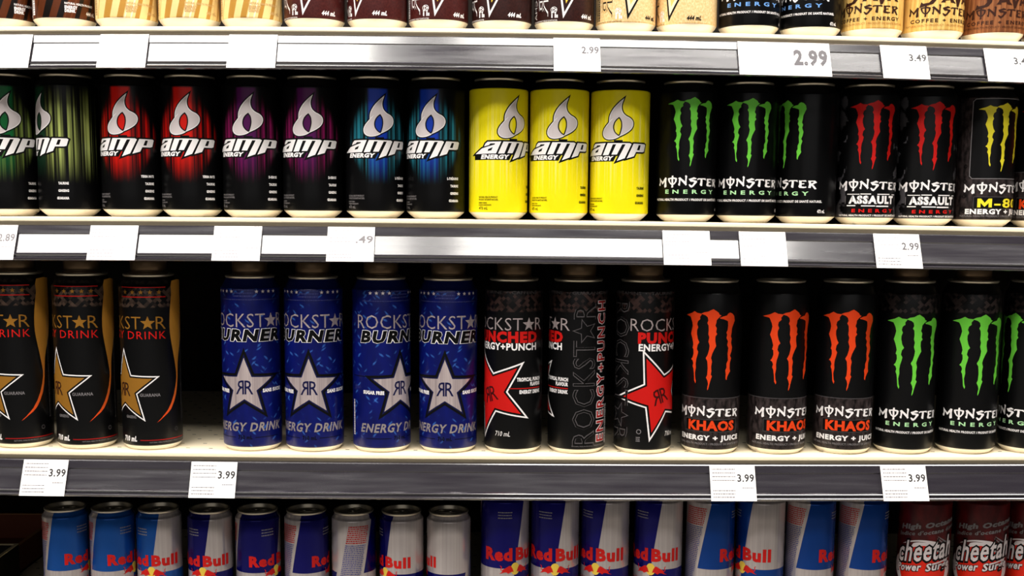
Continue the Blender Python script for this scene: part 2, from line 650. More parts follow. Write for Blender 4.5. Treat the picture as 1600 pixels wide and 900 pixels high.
def deck_mat():
    """Cream painted steel with rows of short dark slots."""
    m = mat('cream_shelf_paint', (243, 228, 197), 0.45, spec=0.4)
    t = m.node_tree
    tc = t.nodes.new('ShaderNodeTexCoord')
    sx = t.nodes.new('ShaderNodeSeparateXYZ')
    t.links.new(tc.outputs['Object'], sx.inputs[0])
    def mt(op, a, b=0.0):
        n = t.nodes.new('ShaderNodeMath')
        n.operation = op
        for s, v in ((n.inputs[0], a), (n.inputs[1], b)):
            if isinstance(v, bpy.types.NodeSocket):
                t.links.new(v, s)
            else:
                s.default_value = v
        return n.outputs[0]
    row = mt('FLOOR', mt('DIVIDE', mt('SUBTRACT', sx.outputs[1], 0.012), 0.0254))
    sh = mt('MULTIPLY', mt('MODULO', row, 2.0), 0.0127)
    fx = mt('ABSOLUTE', mt('SUBTRACT', mt('FRACT', mt('DIVIDE', mt('ADD', mt('ADD', sx.outputs[0], 5.0), sh), 0.0254)), 0.5))
    fy = mt('ABSOLUTE', mt('SUBTRACT', mt('FRACT', mt('DIVIDE', mt('SUBTRACT', sx.outputs[1], 0.012), 0.0254)), 0.5))
    slot = mt('MULTIPLY', mt('MULTIPLY', mt('LESS_THAN', fx, 0.085), mt('LESS_THAN', fy, 0.045)), mt('GREATER_THAN', sx.outputs[1], 0.013))
    mx = t.nodes.new('ShaderNodeMix')
    mx.data_type = 'RGBA'
    t.links.new(slot, mx.inputs['Factor'])
    mx.inputs['A'].default_value = rgb((243, 228, 197))
    mx.inputs['B'].default_value = rgb((30, 26, 22))
    t.links.new(mx.outputs['Result'], t.nodes['Principled BSDF'].inputs['Base Color'])
    return m

def rail_mat():
    """Clear-fronted grey price channel: scuffed glossy plastic."""
    m = mat('grey_price_channel_plastic', (42, 38, 45), 0.2, spec=1.0, coat=1.0)
    t = m.node_tree
    b = t.nodes['Principled BSDF']
    tc = t.nodes.new('ShaderNodeTexCoord')
    mp = t.nodes.new('ShaderNodeMapping')
    mp.inputs['Scale'].default_value = (9, 9, 160)
    t.links.new(tc.outputs['Object'], mp.inputs[0])
    n = t.nodes.new('ShaderNodeTexNoise')
    n.inputs['Scale'].default_value = 1.0
    n.inputs['Detail'].default_value = 5.0
    t.links.new(mp.outputs[0], n.inputs['Vector'])
    r = t.nodes.new('ShaderNodeMapRange')
    r.inputs['From Min'].default_value = 0.3
    r.inputs['From Max'].default_value = 0.7
    r.inputs['To Min'].default_value = 0.16
    r.inputs['To Max'].default_value = 0.30
    t.links.new(n.outputs['Fac'], r.inputs['Value'])
    t.links.new(r.outputs[0], b.inputs['Roughness'])
    return m

DECK_M, RAIL_M = deck_mat(), rail_mat()
STEEL_SHADE_M = mat('dark_steel_and_shade', (16, 15, 14), 0.6, spec=0.1)  # steel of uprights and baseboard, also the painted shade under the decks

def sweep(name, prof, zf, m, closed=True, seg=64, smooth_=True, angle=25):
    """Run a (y, z) millimetre section along the shelf, following the shelf's slight bow."""
    bm = bmesh.new()
    cols = []
    for k in range(seg + 1):
        x = X0 + (X1 - X0) * k / seg
        cols.append([bm.verts.new((x, p[0] * MM, zf(x) + p[1] * MM)) for p in prof])
    n = len(prof)
    for a, b in zip(cols[:-1], cols[1:]):
        for i in range(n if closed else n - 1):
            j = (i + 1) % n
            bm.faces.new((a[i], a[j], b[j], b[i]))
    if closed:
        bm.faces.new(cols[0])
        bm.faces.new(list(reversed(cols[-1])))
    bmesh.ops.recalc_face_normals(bm, faces=bm.faces)
    return finish(name, bm, m, smooth=smooth_, angle=angle)

RT = (-1.0, -9.6)      # top of the price channel's face, (y, z) mm from the shelf's lip
RB = (-19.0, -45.6)    # its lower edge
_l = math.hypot(RB[0] - RT[0], RB[1] - RT[1])
R_DIR = ((RB[0] - RT[0]) / _l, (RB[1] - RT[1]) / _l)
R_NRM = (R_DIR[1], -R_DIR[0])   # towards the aisle and up
if R_NRM[0] > 0:
    R_NRM = (-R_NRM[0], -R_NRM[1])

def on_rail(s, n):
    return (RT[0] + R_DIR[0] * s * _l + R_NRM[0] * n, RT[1] + R_DIR[1] * s * _l + R_NRM[1] * n)

def shelf(i, label):
    zf = SHELF[i]
    t = thing('store_shelf', label, 'shelf', 'shelves of the cooler bay', (0, 0, 0))
    D = DEPTH * 1000
    deck = [(D, 0), (1.6, 0), (0.5, -0.5), (0, -1.6), (0, -4.2), (0.6, -5.2), (2.0, -5.4), (4, -5.4), (4, -12), (D, -12)]
    link('deck', sweep('deck', deck, zf, DECK_M), t)
    link('under_shade_panel', sweep('under_shade_panel', [(5.5, -12.2), (D, -12.2), (D, -14), (5.5, -14)], zf, STEEL_SHADE_M, smooth_=False), t)  # added dark sheet, stands in for the shade below the cream deck
    front = [on_rail(s, n) for s, n in ((0.0, 0.0), (0.0, 1.5), (0.03, 1.9), (0.23, 0.95), (0.25, 0.0), (0.78, 0.0), (0.835, 2.3), (0.85, 2.5), (0.87, 1.6), (0.88, 0.4), (0.90, 0.3), (0.945, 2.2), (0.965, 2.5), (0.99, 1.8), (1.0, 0.6))]
    back = [on_rail(1.0, -1.2), on_rail(0.02, -1.4), (4.5, -12.5), (4.5, -9.0), (1.5, -9.0)]
    link('price_channel', sweep('price_channel', front + back, zf, RAIL_M, smooth_=False), t)
    return t

shelf(0, 'cream steel shelf edge above the flame cans, uppermost of the shelves')
shelf(1, 'cream steel shelf carrying the flame cans and claw cans, second from the top')
shelf(2, 'cream slotted shelf carrying the tall gold, blue and red star cans, dark channel below')
shelf(3, 'cream shelf under the slim blue and silver cans, lowest shelf')
for x in (X0 - 0.02, X1 + 0.02):
    structure('trim_1' if x < 0 else 'trim_2', x - 0.015, x + 0.015, DEPTH - 0.05, DEPTH, 0.0, 1.95, STEEL_SHADE_M)
structure('baseboard_front', X0, X1, 0.03, 0.05, 0.0, 0.12, STEEL_SHADE_M)

# heights on the cans were read off the photograph; this turns each row's readings into true millimetres
def heights(base_py, y, px_mm):
    z0 = at(800, base_py, y).z
    vv = np.linspace(-5, 230, 95)
    zz = np.array([(at(800, base_py - v * px_mm, y).z - z0) * 1000 for v in vv])
    return lambda v: float(np.interp(v, vv, zz))
MAP1, MAP2, MAP3, MAP4 = heights(42, 0.004, 1.39), heights(343.5, 0.010, 1.39), heights(705, 0.008, 1.39), heights(984, 0.008, 1.37)
VMAP = MAP2

# ------------------------------------------------------------------ can bodies
def can_meshes(kind, r, H, paint, base_h, base_r, neck_r, neck_h, shoulder, cap=False, tab=False):
    """(part name, mesh) list of one can: body, base, shoulder, lid and what sits on the lid."""
    zs = H - neck_h
    out = []
    body = [(r - 0.7, base_h - 0.6), (r - 0.15, base_h + 0.3), (r, base_h + 1.2)] + [(r, base_h + 1.2 + (zs - base_h - 2.2) * k / 8) for k in range(1, 9)] + [(r - 0.15, zs - 0.2), (r - 0.6, zs + 0.5)]
    out.append(('body', lathe('body', body, paint, r_uv=r)))
    b = base_r
    base = [(0, 9), (b * 0.55, 7.4), (b * 0.85, 3.2), (b - 2.4, 0.6), (b - 1.6, 0.0), (b - 0.5, 0.0), (b + 0.3, 0.9), (b + (r - b) * 0.42, base_h * 0.42), (b + (r - b) * 0.8, base_h * 0.78), (r - 0.6, base_h - 0.5)]
    out.append(('base', lathe('base', base, BASE_M)))
    sh = [(r - 0.6, zs + 0.4), (r - 1.6, zs + 1.6), (r - 1.6 - (r - neck_r - 1.6) * 0.45, zs + (neck_h - 3) * 0.5), (neck_r + 0.4, H - 4.2), (neck_r - 0.3, H - 3.0)]
    out.append(('shoulder', lathe('shoulder', sh, shoulder)))
    n = neck_r
    lid = [(n - 0.4, H - 3.1), (n + 0.5, H - 2.2), (n + 0.9, H - 1.1), (n + 0.5, H - 0.2), (n - 0.4, H), (n - 1.3, H - 0.4), (n - 1.9, H - 3.5), (n - 3.0, H - 6.0), (n - 4.4, H - 6.0), (n - 5.4, H - 3.6), (8, H - 3.4), (0, H - 3.4)]
    out.append(('lid', lathe('lid', lid, LID_M)))
    if cap:
        cp = [(17.5, H - 3.4), (20.5, H - 3.2), (21.2, H - 0.5), (20.6, H + 1.4), (19.4, H + 2.4), (18.9, H + 4.0), (19.4, H + 5.2), (19.4, H + 15), (18.6, H + 17), (0, H + 17.6)]
        out.append(('screw_cap', lathe('screw_cap', cp, CAP_M)))
    if tab:
        bm = bmesh.new()
        o, _ = [(p[0], p[1]) for p in ellipse(0, -3, 7.0, 11.5, 24)], 0
        hole = [(p[0], p[1]) for p in ellipse(0, -8, 4.2, 4.0, 16)]
        flat, tr = tri([o, hole])
        vv = [bm.verts.new((p[0] * MM, p[1] * MM, (VMAP(H) - 2.0) * MM)) for p in flat]
        for f in tr:
            bm.faces.new([vv[i] for i in f])
        bmesh.ops.recalc_face_normals(bm, faces=bm.faces)
        bmesh.ops.solidify(bm, geom=bm.faces[:], thickness=0.9 * MM)
        # rivet
        m4 = Matrix.Translation((0, 2 * MM, (VMAP(H) - 2.6) * MM))
        bmesh.ops.create_cone(bm, cap_ends=True, segments=14, radius1=3 * MM, radius2=2.4 * MM, depth=1.8 * MM, matrix=m4)
        out.append(('pull_tab', finish('pull_tab', bm, LID_M)))
    return out

PROTO = {}
MAIN = ('body', 'base', 'shoulder', 'lid')
UNDER = {'pull_tab': 'lid', 'screw_cap': 'lid'}   # everything else is printed on the body

def place(key, px, py_base, row_z, setback, spin_mm, label, group, cat='drink can'):
    """Stand a can of the kind KEY on a shelf, its foot under pixel px, its artwork turned spin_mm round from facing the camera."""
    kind = PROTO[key]
    r = kind['r']
    y = (setback + r) * MM
    p = at(px, py_base, y)
    x = p.x
    z = SHELF[row_z](x)
    face = math.atan2(x - CAM_P.x, y - CAM_P.y)
    rz = -face + spin_mm / r
    t = thing('drink_can', label, cat, group, (x, y, z), rz)
    if not kind['objs']:
        made = {}
        for nm, me in kind['parts']:
            o = link(nm, me, made.get(UNDER.get(nm, 'body')) if nm not in MAIN else t)
            made[nm] = o
            kind['objs'].append(o)
    else:
        twin = {}
        for src in kind['objs']:
            c = src.copy()
            COL.objects.link(c)
            twin[src] = c
            c.parent = t if src.parent not in twin else twin[src.parent]
    return t

def proto(key, r, parts):
    PROTO[key] = {'r': r, 'parts': parts, 'objs': []}

# ------------------------------------------------------------------ artwork: flame cans
R0 = 32.4
def d_flame(pts):
    return dig(pts, 830, 125, 6.43, 872, 343.5, 46, R0, 1.39, du=4.0)
def d_word(pts):
    return dig(pts, 925, 210, 17.78, 966, 344, 46.5, R0, 1.39, du=-2.0, dv=1.0)

FLAME = d_flame([(350, 178, 1), (335, 225), (333, 270), (346, 312), (376, 345), (412, 366), (435, 393), (441, 428), (430, 465), (405, 495), (368, 522), (322, 545, 1), (300, 560), (262, 574), (215, 578), (180, 566), (160, 542), (156, 508), (170, 470), (198, 432), (246, 376, 1), (217, 402, 1), (221, 352), (240, 305), (268, 262), (308, 218)])
DROP = d_flame([(314, 362, 1), (333, 395), (339, 445), (331, 495), (316, 543, 1), (286, 520), (266, 488), (261, 448), (272, 408), (294, 378)])
LET_A = d_word([(60, 188), (345, 180), (225, 515), (100, 518), (60, 520), (-90, 530), (-60, 440), (-25, 372), (195, 268), (206, 235), (112, 235), (85, 278), (5, 318), (25, 240)])
HOLE_A = d_word([(158, 338), (132, 425), (62, 450), (72, 392)])
LET_M = d_word([(400, 180), (1000, 182), (1048, 208), (868, 602), (655, 682), (885, 215), (795, 215), (655, 500), (505, 502), (630, 215), (540, 215), (425, 512), (270, 518)])
LET_P = d_word([(1105, 192), (1400, 195), (1424, 222), (1392, 400), (1352, 420), (1172, 420), (1118, 545), (925, 607)])
HOLE_P = d_word([(1245, 230), (1302, 230), (1266, 372), (1196, 372)])
BAR_E = d_word([(-100, 520), (655, 505), (560, 690), (-115, 690)])

def flame_art(light_print, words, yellow=False):
    fl, dr = smooth(FLAME, 4), smooth(DROP, 4)
    em = [(stroke(fl, 3.4), INKBLACK, 0), (tri([fl, dr]), PALE, 1), (stroke(dr, 1.2), INKBLACK, 2), (stroke(fl, 0.9), WHITE, 2)]
    em.append((rect(-4.5, 87.2, 5.0, 91.5), INKBLACK, 0))
    w = []
    for lp in (LET_A, LET_M, LET_P):
        w.append((stroke(lp, 3.6), INKBLACK, 0))
        w.append((tri([lp]), INKBLACK, 1))
    w.append((tri([LET_A, HOLE_A]), WHITE, 2))
    w.append((tri([LET_M]), WHITE, 2))
    w.append((tri([LET_P, HOLE_P]), WHITE, 2))
    w.append((tri([BAR_E]), INKBLACK, 1))
    b = [p[0] for p in BAR_E]
    v_lo = min(p[1] for p in BAR_E)
    w.append((text('ENERGY', v_lo + 1.3, 4.3, -36.5, max(b) - 4.6, bold=0.06, track=0.05, shear=0.25), WHITE, 3))
    sm = []
    ink = INKBLACK if yellow else WHITE
    v = 19.5
    for k, s in enumerate(reversed(words)):
        sm.append((text(s, v + 8.3 * k, 2.6, 33.0, align='right', bold=0.05, wide=0.62), ink, 1))
    sm.append((text('NATURAL HEALTH PRODUCT', 24.6, 1.8, -39, -17, bold=0.02), light_print, 1))
    sm.append((text('PRODUIT DE SANTÉ NATUREL', 21.8, 1.8, -39, -16.4, bold=0.02), light_print, 1))
    sm.append((text('ENERGY DRINK', 18.2, 1.5, -39, -29, bold=0.02), light_print, 1))
    sm.append((text('BOISSON ÉNERGISANTE', 15.8, 1.5, -39, -24.0, bold=0.02), light_print, 1))
    sm.append((text('473 mL', 11.4, 3.2, -39, -28.0, bold=0.01), ink if yellow else light_print, 1))
    return [*prints('flame_emblem', em, R0), *prints('lettering', w, R0), *prints('small_print', sm, R0)]

BASIC = ['TAURINE', 'GINSENG', 'GUARANA']
def flame_can(key, paint, words, yellow=False):
    parts = can_meshes(key, R0, 161, paint, 8.8, 23.6, 26.0, 13.2, SHOULDER_K)
    proto(key, R0, parts + flame_art(INKBLACK if yellow else GREYINK, words, yellow))

flame_can('flame_green', amp_paint('green_flame_can_paint', (8, 92, 44), (128, 150, 70)), BASIC)
flame_can('flame_olive', amp_paint('olive_flame_can_paint', (14, 50, 30), (176, 190, 104), aside=True), BASIC)
flame_can('flame_red', amp_paint('red_flame_can_paint', (206, 24, 12), (196, 16, 10)), ['YERBA MATE'] + BASIC)
flame_can('flame_purple', amp_paint('purple_flame_can_paint', (78, 12, 78), (132, 22, 84)), ['D-RIBOSE'] + BASIC)
flame_can('flame_blue', amp_paint('blue_flame_can_paint', (20, 56, 168), (40, 130, 150)), ['L-THÉANINE'] + BASIC)
flame_can('flame_yellow', amp_paint('yellow_flame_can_paint', (0, 0, 0), (246, 236, 150), base=(238, 222, 18), yellow=True), BASIC, True)

# ------------------------------------------------------------------ artwork: claw cans
def d_claw(pts):
    return dig(pts, 1030, 140, 6.92, 1071, 349, 46, R0, 1.39, du=7.0)
def d_mon(pts):
    return dig(pts, 1025, 275, 16.0, 1070, 349, 46, R0, 1.39, du=7.0)

CLAWS = [d_claw(p) for p in (
    [(75, 158), (110, 145), (140, 135), (175, 115), (205, 130), (240, 133), (250, 140), (232, 165), (235, 185), (212, 205), (205, 235), (216, 262), (205, 290), (205, 325), (215, 370), (232, 402), (215, 425), (208, 465), (222, 490), (215, 525), (205, 560), (200, 600), (203, 640), (195, 690), (200, 740), (208, 765), (203, 785), (190, 760), (185, 700), (178, 650), (168, 628), (175, 600), (165, 575), (150, 565), (165, 545), (175, 510), (172, 470), (162, 460), (170, 425), (165, 400), (155, 365), (140, 325), (150, 290), (158, 250), (150, 215), (140, 190), (130, 170), (100, 162)],
    [(243, 135), (270, 120), (310, 112), (330, 100), (355, 88), (380, 105), (400, 120), (410, 140), (425, 147), (405, 165), (385, 190), (383, 215), (375, 240), (388, 265), (383, 300), (393, 318), (378, 340), (378, 380), (387, 430), (370, 465), (355, 500), (345, 540), (355, 575), (348, 620), (352, 660), (347, 695), (358, 710), (348, 740), (338, 780), (330, 820), (320, 843), (318, 825), (325, 780), (318, 750), (305, 725), (315, 700), (318, 640), (315, 600), (312, 570), (297, 545), (315, 510), (325, 470), (330, 430), (318, 390), (325, 350), (315, 320), (318, 280), (315, 240), (302, 218), (312, 195), (305, 165), (285, 148)],
    [(412, 168), (440, 155), (470, 148), (480, 130), (495, 120), (515, 130), (530, 155), (535, 195), (525, 230), (515, 265), (512, 310), (507, 340), (515, 365), (510, 400), (520, 445), (515, 485), (505, 520), (515, 545), (505, 590), (505, 640), (510, 665), (498, 690), (488, 715), (482, 748), (474, 730), (475, 690), (470, 655), (480, 630), (478, 595), (490, 560), (485, 500), (490, 450), (480, 420), (485, 385), (472, 355), (478, 325), (470, 305), (480, 280), (483, 240), (480, 200), (465, 190), (440, 180), (415, 175)])]

MON = [d_mon(p) for p in (
    [(80, 60), (150, 175), (215, 58), (250, 75), (240, 165), (250, 295), (205, 320), (192, 285), (205, 160), (150, 240), (110, 150), (100, 265), (80, 275), (70, 240), (85, 190)],
    [(530, 80), (575, 55), (700, 165), (705, 60), (690, 25), (715, 5), (750, 30), (735, 120), (735, 215), (745, 240), (715, 270), (695, 240), (590, 130), (575, 270), (545, 265), (530, 235), (550, 200), (550, 110)],
    [(785, 100), (850, 80), (915, 55), (980, 85), (960, 102), (860, 115), (985, 148), (990, 180), (940, 240), (910, 280), (860, 318), (820, 300), (785, 245), (810, 230), (845, 258), (870, 260), (905, 215), (920, 172), (830, 168), (810, 140)],
    [(1000, 130), (990, 100), (1020, 80), (1195, 78), (1200, 130), (1165, 110), (1120, 108), (1120, 160), (1115, 275), (1075, 270), (1055, 240), (1070, 180), (1075, 110), (1030, 110)],
    [(1220, 90), (1330, 85), (1340, 120), (1270, 115), (1270, 165), (1310, 160), (1310, 185), (1270, 190), (1270, 240), (1320, 250), (1335, 240), (1340, 270), (1300, 285), (1230, 275), (1215, 240), (1230, 180)])]
MON_O = d_mon([(285, 80), (370, 65), (375, 20), (412, 15), (412, 60), (490, 75), (505, 100), (490, 170), (440, 235), (410, 255), (412, 310), (385, 320), (360, 310), (372, 290), (372, 250), (330, 220), (290, 150), (280, 100)])
MON_OL = d_mon([(322, 108), (366, 98), (370, 218), (335, 172)])
MON_OR = d_mon([(408, 98), (458, 108), (452, 168), (412, 218)])
MON_R = d_mon([(1358, 95), (1425, 93), (1438, 140), (1410, 190), (1424, 240), (1436, 300), (1424, 315), (1395, 215), (1388, 280), (1362, 275), (1370, 180)])
MON_RH = d_mon([(1390, 120), (1415, 120), (1410, 150), (1390, 165)])

def mon_word(m, f=lambda u, v: (u, v), layer=1):
    out = [(xf(tri([p]), f), m, layer) for p in MON]
    out.append((xf(tri([MON_O, MON_OL, MON_OR]), f), m, layer))
    out.append((xf(tri([MON_R, MON_RH]), f), m, layer))
    return out

def claw_shapes(m, su=1.0, sv=1.0, dv=0.0, du=0.0):
    return [(xf(tri([p]), lambda u, v: (u * su + du, v * sv + dv)), m, 1) for p in CLAWS]

LEGAL = 'NATURAL HEALTH PRODUCT / PRODUIT DE SANTÉ NATUREL'

def claw_can(key, paint, tall, ink, energy, extra=None, cap=False, word_ink=WHITE, lower=None, claws=True):
    global VMAP
    VMAP = MAP3 if tall else (MAP1 if key == 'claw_blue' else MAP2)
    H = 196.5 if tall else 161
    parts = can_meshes(key, R0, H, paint, 6.5 if tall else (11.0 if key == 'claw_blue' else 8.8), 27.5 if tall else 23.6, 26.5 if tall else 26.0, 15 if tall else 13.2, SHOULDER_K, cap=cap)
    if claws:
        if tall:
            parts.extend(prints('claw_emblem', claw_shapes(ink, 1.17, 1.17, -6.2 + (5.5 if extra == 'KHAOS' else 0)), R0, gap=14))
        else:
            parts.extend(prints('claw_emblem', claw_shapes(ink), R0, gap=14))
    f = lambda u, v: (u, v)
    L, S = [], []
    if extra is None:
        L += mon_word(word_ink, f)
        L.append((text('ENERGY', 32.3, 4.2, -31, 28, bold=0.03, gap=1.75), energy, 1))
        S.append((text(LEGAL, 24.2, 2.4, -47, 43, bold=0.04), word_ink, 1))
        S.append((text('473 mL' if not tall else '710 mL', 12.5, 3.6, 38, 47, bold=0.03), word_ink, 1))
    elif extra == 'ASSAULT':
        L += mon_word(WHITE, lambda u, v: (u, v - 0.6))
        L.append((text('ASSAULT', 24.6, 8.0, -27, 27, bold=0.06), WHITE, 1))
        for a, b, c, d in ((-29, 34.4, -15, 35.2), (-14, 34.5, -3, 35.6), (4, 34.3, 20, 35.4), (24, 34.2, 30, 35.0), (-29, 21.2, -19, 22.4), (-13, 21.0, 2, 22.2), (3, 20.6, 19, 22.0)):
            L.append((rect(a, b, c, d), WHITE, 1))
        L.append((rect(-31.5, 24, -30.8, 33), GREYINK, 1))
        L.append((rect(31.0, 24, 31.7, 33), GREYINK, 1))
        for a in (-23.2, -15.0, -6.6, 2.6, 12.4):
            L.append((rect(a, 24.4, a + 0.5, 32.8), INKBLACK, 2))
        L.append((text('ENERGY', 14.4, 3.6, -23, 26, bold=0.04, gap=1.7), REDINK, 1))
        S.append((text(LEGAL, 8.8 + 1.0, 2.0, -40, 40, bold=0.03), WHITE, 1))
    else:
        up = 2.5 if extra == 'KHAOS' else -1.5
        L += mon_word(WHITE, lambda u, v: (u, v + up))
        wv = 27.5 if tall else 22.0
        L.append((rect(-30, wv - 1.6, 33, wv + 12.4), INKBLACK, 0))
        for q in ((-30, wv - 1.6, 33, wv - 1.1), (-30, wv + 12.0, 33, wv + 12.5), (-30.3, wv - 1.6, -29.8, wv + 12.5), (32.8, wv - 1.6, 33.3, wv + 12.5)):
            L.append((rect(*q), DIMINK, 1))
        if extra == 'M-80':
            L.append((tri([[(-26, wv + 0.4), (-26, wv + 10.4), (-22.4, wv + 10.4), (-18.5, wv + 5.6), (-14.6, wv + 10.4), (-11, wv + 10.4), (-11, wv + 0.4), (-14.4, wv + 0.4), (-14.4, wv + 5.4), (-18.5, wv + 0.9), (-22.6, wv + 5.4), (-22.6, wv + 0.4)]]), energy, 1))
        L.append((text('-80' if extra == 'M-80' else extra, wv + 0.4, 10.0, -8.5 if extra == 'M-80' else -26, 30 if extra == 'KHAOS' else 28, bold=0.05 if extra == 'KHAOS' else 0.022, track=0.04), energy, 1))
        L.append((text('ENERGY + JUICE', 16.4 if tall else 15.0, 5.2, -39, 39, bold=0.05, track=0.04, gap=1.05), WHITE, 1))
        S.append((text(LEGAL, 11.2 if tall else 11.4, 2.2, -45, 45, bold=0.02), GREYINK, 1))
        if extra == 'M-80':
            win = [(-36, 58), (-33, 55), (33, 55), (36, 58), (36, 143), (33, 146), (-33, 146), (-36, 143)]
            S.append((stroke(win, 0.9), GREYINK, 1))
            for k in range(4):
                S.append((stroke(ellipse(-41, 18 + 17 * k, 1.9, 1.9, 14), 0.7), INKBLACK, 1))
        else:
            S.append((rect(-80, 63.6, 80, 64.3), DIMINK, 1))
    if lower:
        lower(L, S)
    return proto(key, R0, parts + [*prints('lettering', L, R0), *prints('small_print', S, R0)])

PLAINBLACK = mat('black_can_paint', BLACK, 0.3, spec=0.25)
TALLBLACK = band_paint('black_tall_can_paint', BLACK, (56, 46, 44), 160, 192, 0.8)
claw_can('claw_green', PLAINBLACK, False, GREENINK, PALEGREEN)
claw_can('claw_assault', camo_paint(), False, REDINK, REDINK, 'ASSAULT')
claw_can('claw_m80', panel_paint('plate_can_paint', True), False, YELLOW, YELLOW, 'M-80')
claw_can('claw_khaos_small', panel_paint('plate_foot_can_paint', False), False, ORANGE, ORANGE, 'KHAOS')
claw_can('claw_khaos', panel_paint('plate_foot_can_paint', False), True, ORANGE, ORANGE, 'KHAOS')
claw_can('claw_green_tall', TALLBLACK, True, GREENINK, PALEGREEN, cap=True)
claw_can('claw_blue', PLAINBLACK, False, BLUEINK, BLUEINK)

# ------------------------------------------------------------------ artwork: coffee cans with carved lettering
VMAP = MAP1
def coffee_can(key, paint):
    parts = can_meshes(key, R0, 161, paint, 11.0, 24.0, 26.0, 13.2, paint)
    L = mon_word(BROWNINK, lambda u, v: (u * 0.96, v - 12.8))
    # the upper word, its foot just inside the picture
    y0 = 41.0
    J = [(-20, y0 + 16), (-8, y0 + 16), (-9.5, y0 + 13), (-10.5, y0 + 4), (-14, y0 - 0.5), (-21, y0 - 2.5), (-28, y0 - 4), (-26, y0 + 2.5), (-24, y0 + 0.5), (-18, y0 + 1.2), (-15.5, y0 + 4), (-15.5, y0 + 13)]
    L.append((tri([J]), BROWNINK, 1))
    for ux, s in ((-6, 1.0), (20, 0.9)):
        A = [(ux, y0 + 1), (ux + 5 * s, y0 + 1), (ux + 4.5 * s, y0 + 3), (ux + 10 * s, y0 + 4), (ux + 11 * s, y0 + 1.2), (ux + 17 * s, y0 + 0.4), (ux + 14 * s, y0 + 4), (ux + 10 * s, y0 + 16), (ux + 6 * s, y0 + 16), (ux + 2 * s, y0 + 4)]
        L.append((tri([A, [(ux + 5.4 * s, y0 + 6), (ux + 8.6 * s, y0 + 6.5), (ux + 7.4 * s, y0 + 12)]]), BROWNINK, 1))
    V = [(8, y0 + 16), (13, y0 + 16), (15, y0 + 5), (19, y0 + 16), (22.5, y0 + 15), (15.5, y0 - 3), (13, y0 - 3.5)]
    L.append((tri([V]), BROWNINK, 1))
    L.append((text('COFFEE + ENERGY', 19.8, 4.0, -38, 37, bold=0.03, gap=1.25), BROWNINK, 1))
    S = [(text(LEGAL, 15.2, 2.4, -44, 44, bold=0.0), TANINK if 'brown' not in key else BROWNINK, 1)]
    proto(key, R0, parts + [*prints('lettering', L, R0), *prints('small_print', S, R0)])

coffee_can('coffee_gold', grain_paint('pale_wood_can_paint', (212, 164, 84), (240, 206, 126)))
coffee_can('coffee_brown', grain_paint('brown_wood_can_paint', (112, 62, 34), (160, 102, 62)))

# ------------------------------------------------------------------ artwork: star cans
SV = 71.0   # height of the star's centre

def rock_word(m, uc, v, h, half=51.0, bold=-0.008, layer=1):
    """Thin wide lettering with a star in the place of the A."""
    k = half / 51.0
    return [(text('ROCKST', v, h, uc - 51 * k, uc + 24 * k, bold=bold, gap=1.02), m, layer),
            (tri([star_pts(h * 0.56, uc + 31.5 * k, v + h * 0.47)]), m, layer),
            (text('R', v, h, uc + 40 * k, uc + 51 * k, bold=bold), m, layer)]

def rr(m, cu, cv, h, layer, rot=0.0):
    w = h * 0.62
    a = text('R', cv - h / 2, h, cu + 0.35, cu + w, bold=0.004)
    b = text('R', cv - h / 2, h, cu - w, cu - 0.35, bold=0.004, mirror=True)
    out = []
    for s in (a, b):
        c, sn = math.cos(rot), math.sin(rot)
        out.append((xf(s, lambda x, y: (cu + (x - cu) * c - (y - cv) * sn, cv + (x - cu) * sn + (y - cv) * c)), m, layer))
    return out

def tall_can(key, paint, shoulder):
    return can_meshes(key, R0, 196.5, paint, 6.0, 28.0, 26.5, 14, shoulder, cap=True)

# gold
VMAP = MAP3
parts = tall_can('star_gold', band_paint('black_gold_band_can_paint', BLACK, (84, 66, 56), 160, 184, 0.8), band_paint('black_gold_band_shoulder_paint', (16, 13, 12), (60, 50, 42), 186, 190, 0.6))
E_ = [(tri([star_pts(45, 0, SV - 2)]), WHITE, 0), (tri([star_pts(41.2, 0, SV - 2)]), INKBLACK, 1), (tri([star_pts(36.5, 0, SV - 2)]), GOLDINK, 2)] + rr(BROWNINK, 0, SV - 3, 15, 3)
L_ = rock_word(GOLDINK, 0, 135.5, 14.5)
L_.append((text('ENERGY DRINK', 124.6, 8.8, -51, 51, bold=-0.004, gap=1.15), REDINK, 1))
def d_sw(pts):
    out = []
    for x, y in pts:
        px, py = 180 + x / 3.214, 420 + y / 3.214
        c = 229 + (py - 430) / 274 * 11
        out.append((math.asin(max(-0.99, min(0.99, (px - c) / 48))) * R0 + 34, (704 - py) / 1.39))
    return out
SW = d_sw([(271, 68), (271, 130), (265, 220), (265, 300), (272, 360), (287, 440), (299, 510), (303, 560), (292, 640), (262, 715), (208, 774), (245, 745), (278, 712), (303, 640), (309, 560), (309, 490), (313, 430), (320, 360), (324, 280), (322, 180), (321, 100), (320, 68)])
SWM = mat('gold_to_red_ink', (176, 120, 44), 0.35)
_n = Nodes(SWM)
_tc = SWM.node_tree.nodes.new('ShaderNodeTexCoord')
_sp = SWM.node_tree.nodes.new('ShaderNodeSeparateXYZ')
SWM.node_tree.links.new(_tc.outputs['Object'], _sp.inputs[0])
_n.color(_n.mix(_n.ramp(_n.m('MULTIPLY', _sp.outputs[2], 1000.0), 18, 120), (214, 62, 20), (178, 124, 46)))
W_ = [(tri([smooth(SW, 2)]), SWM, 1)]
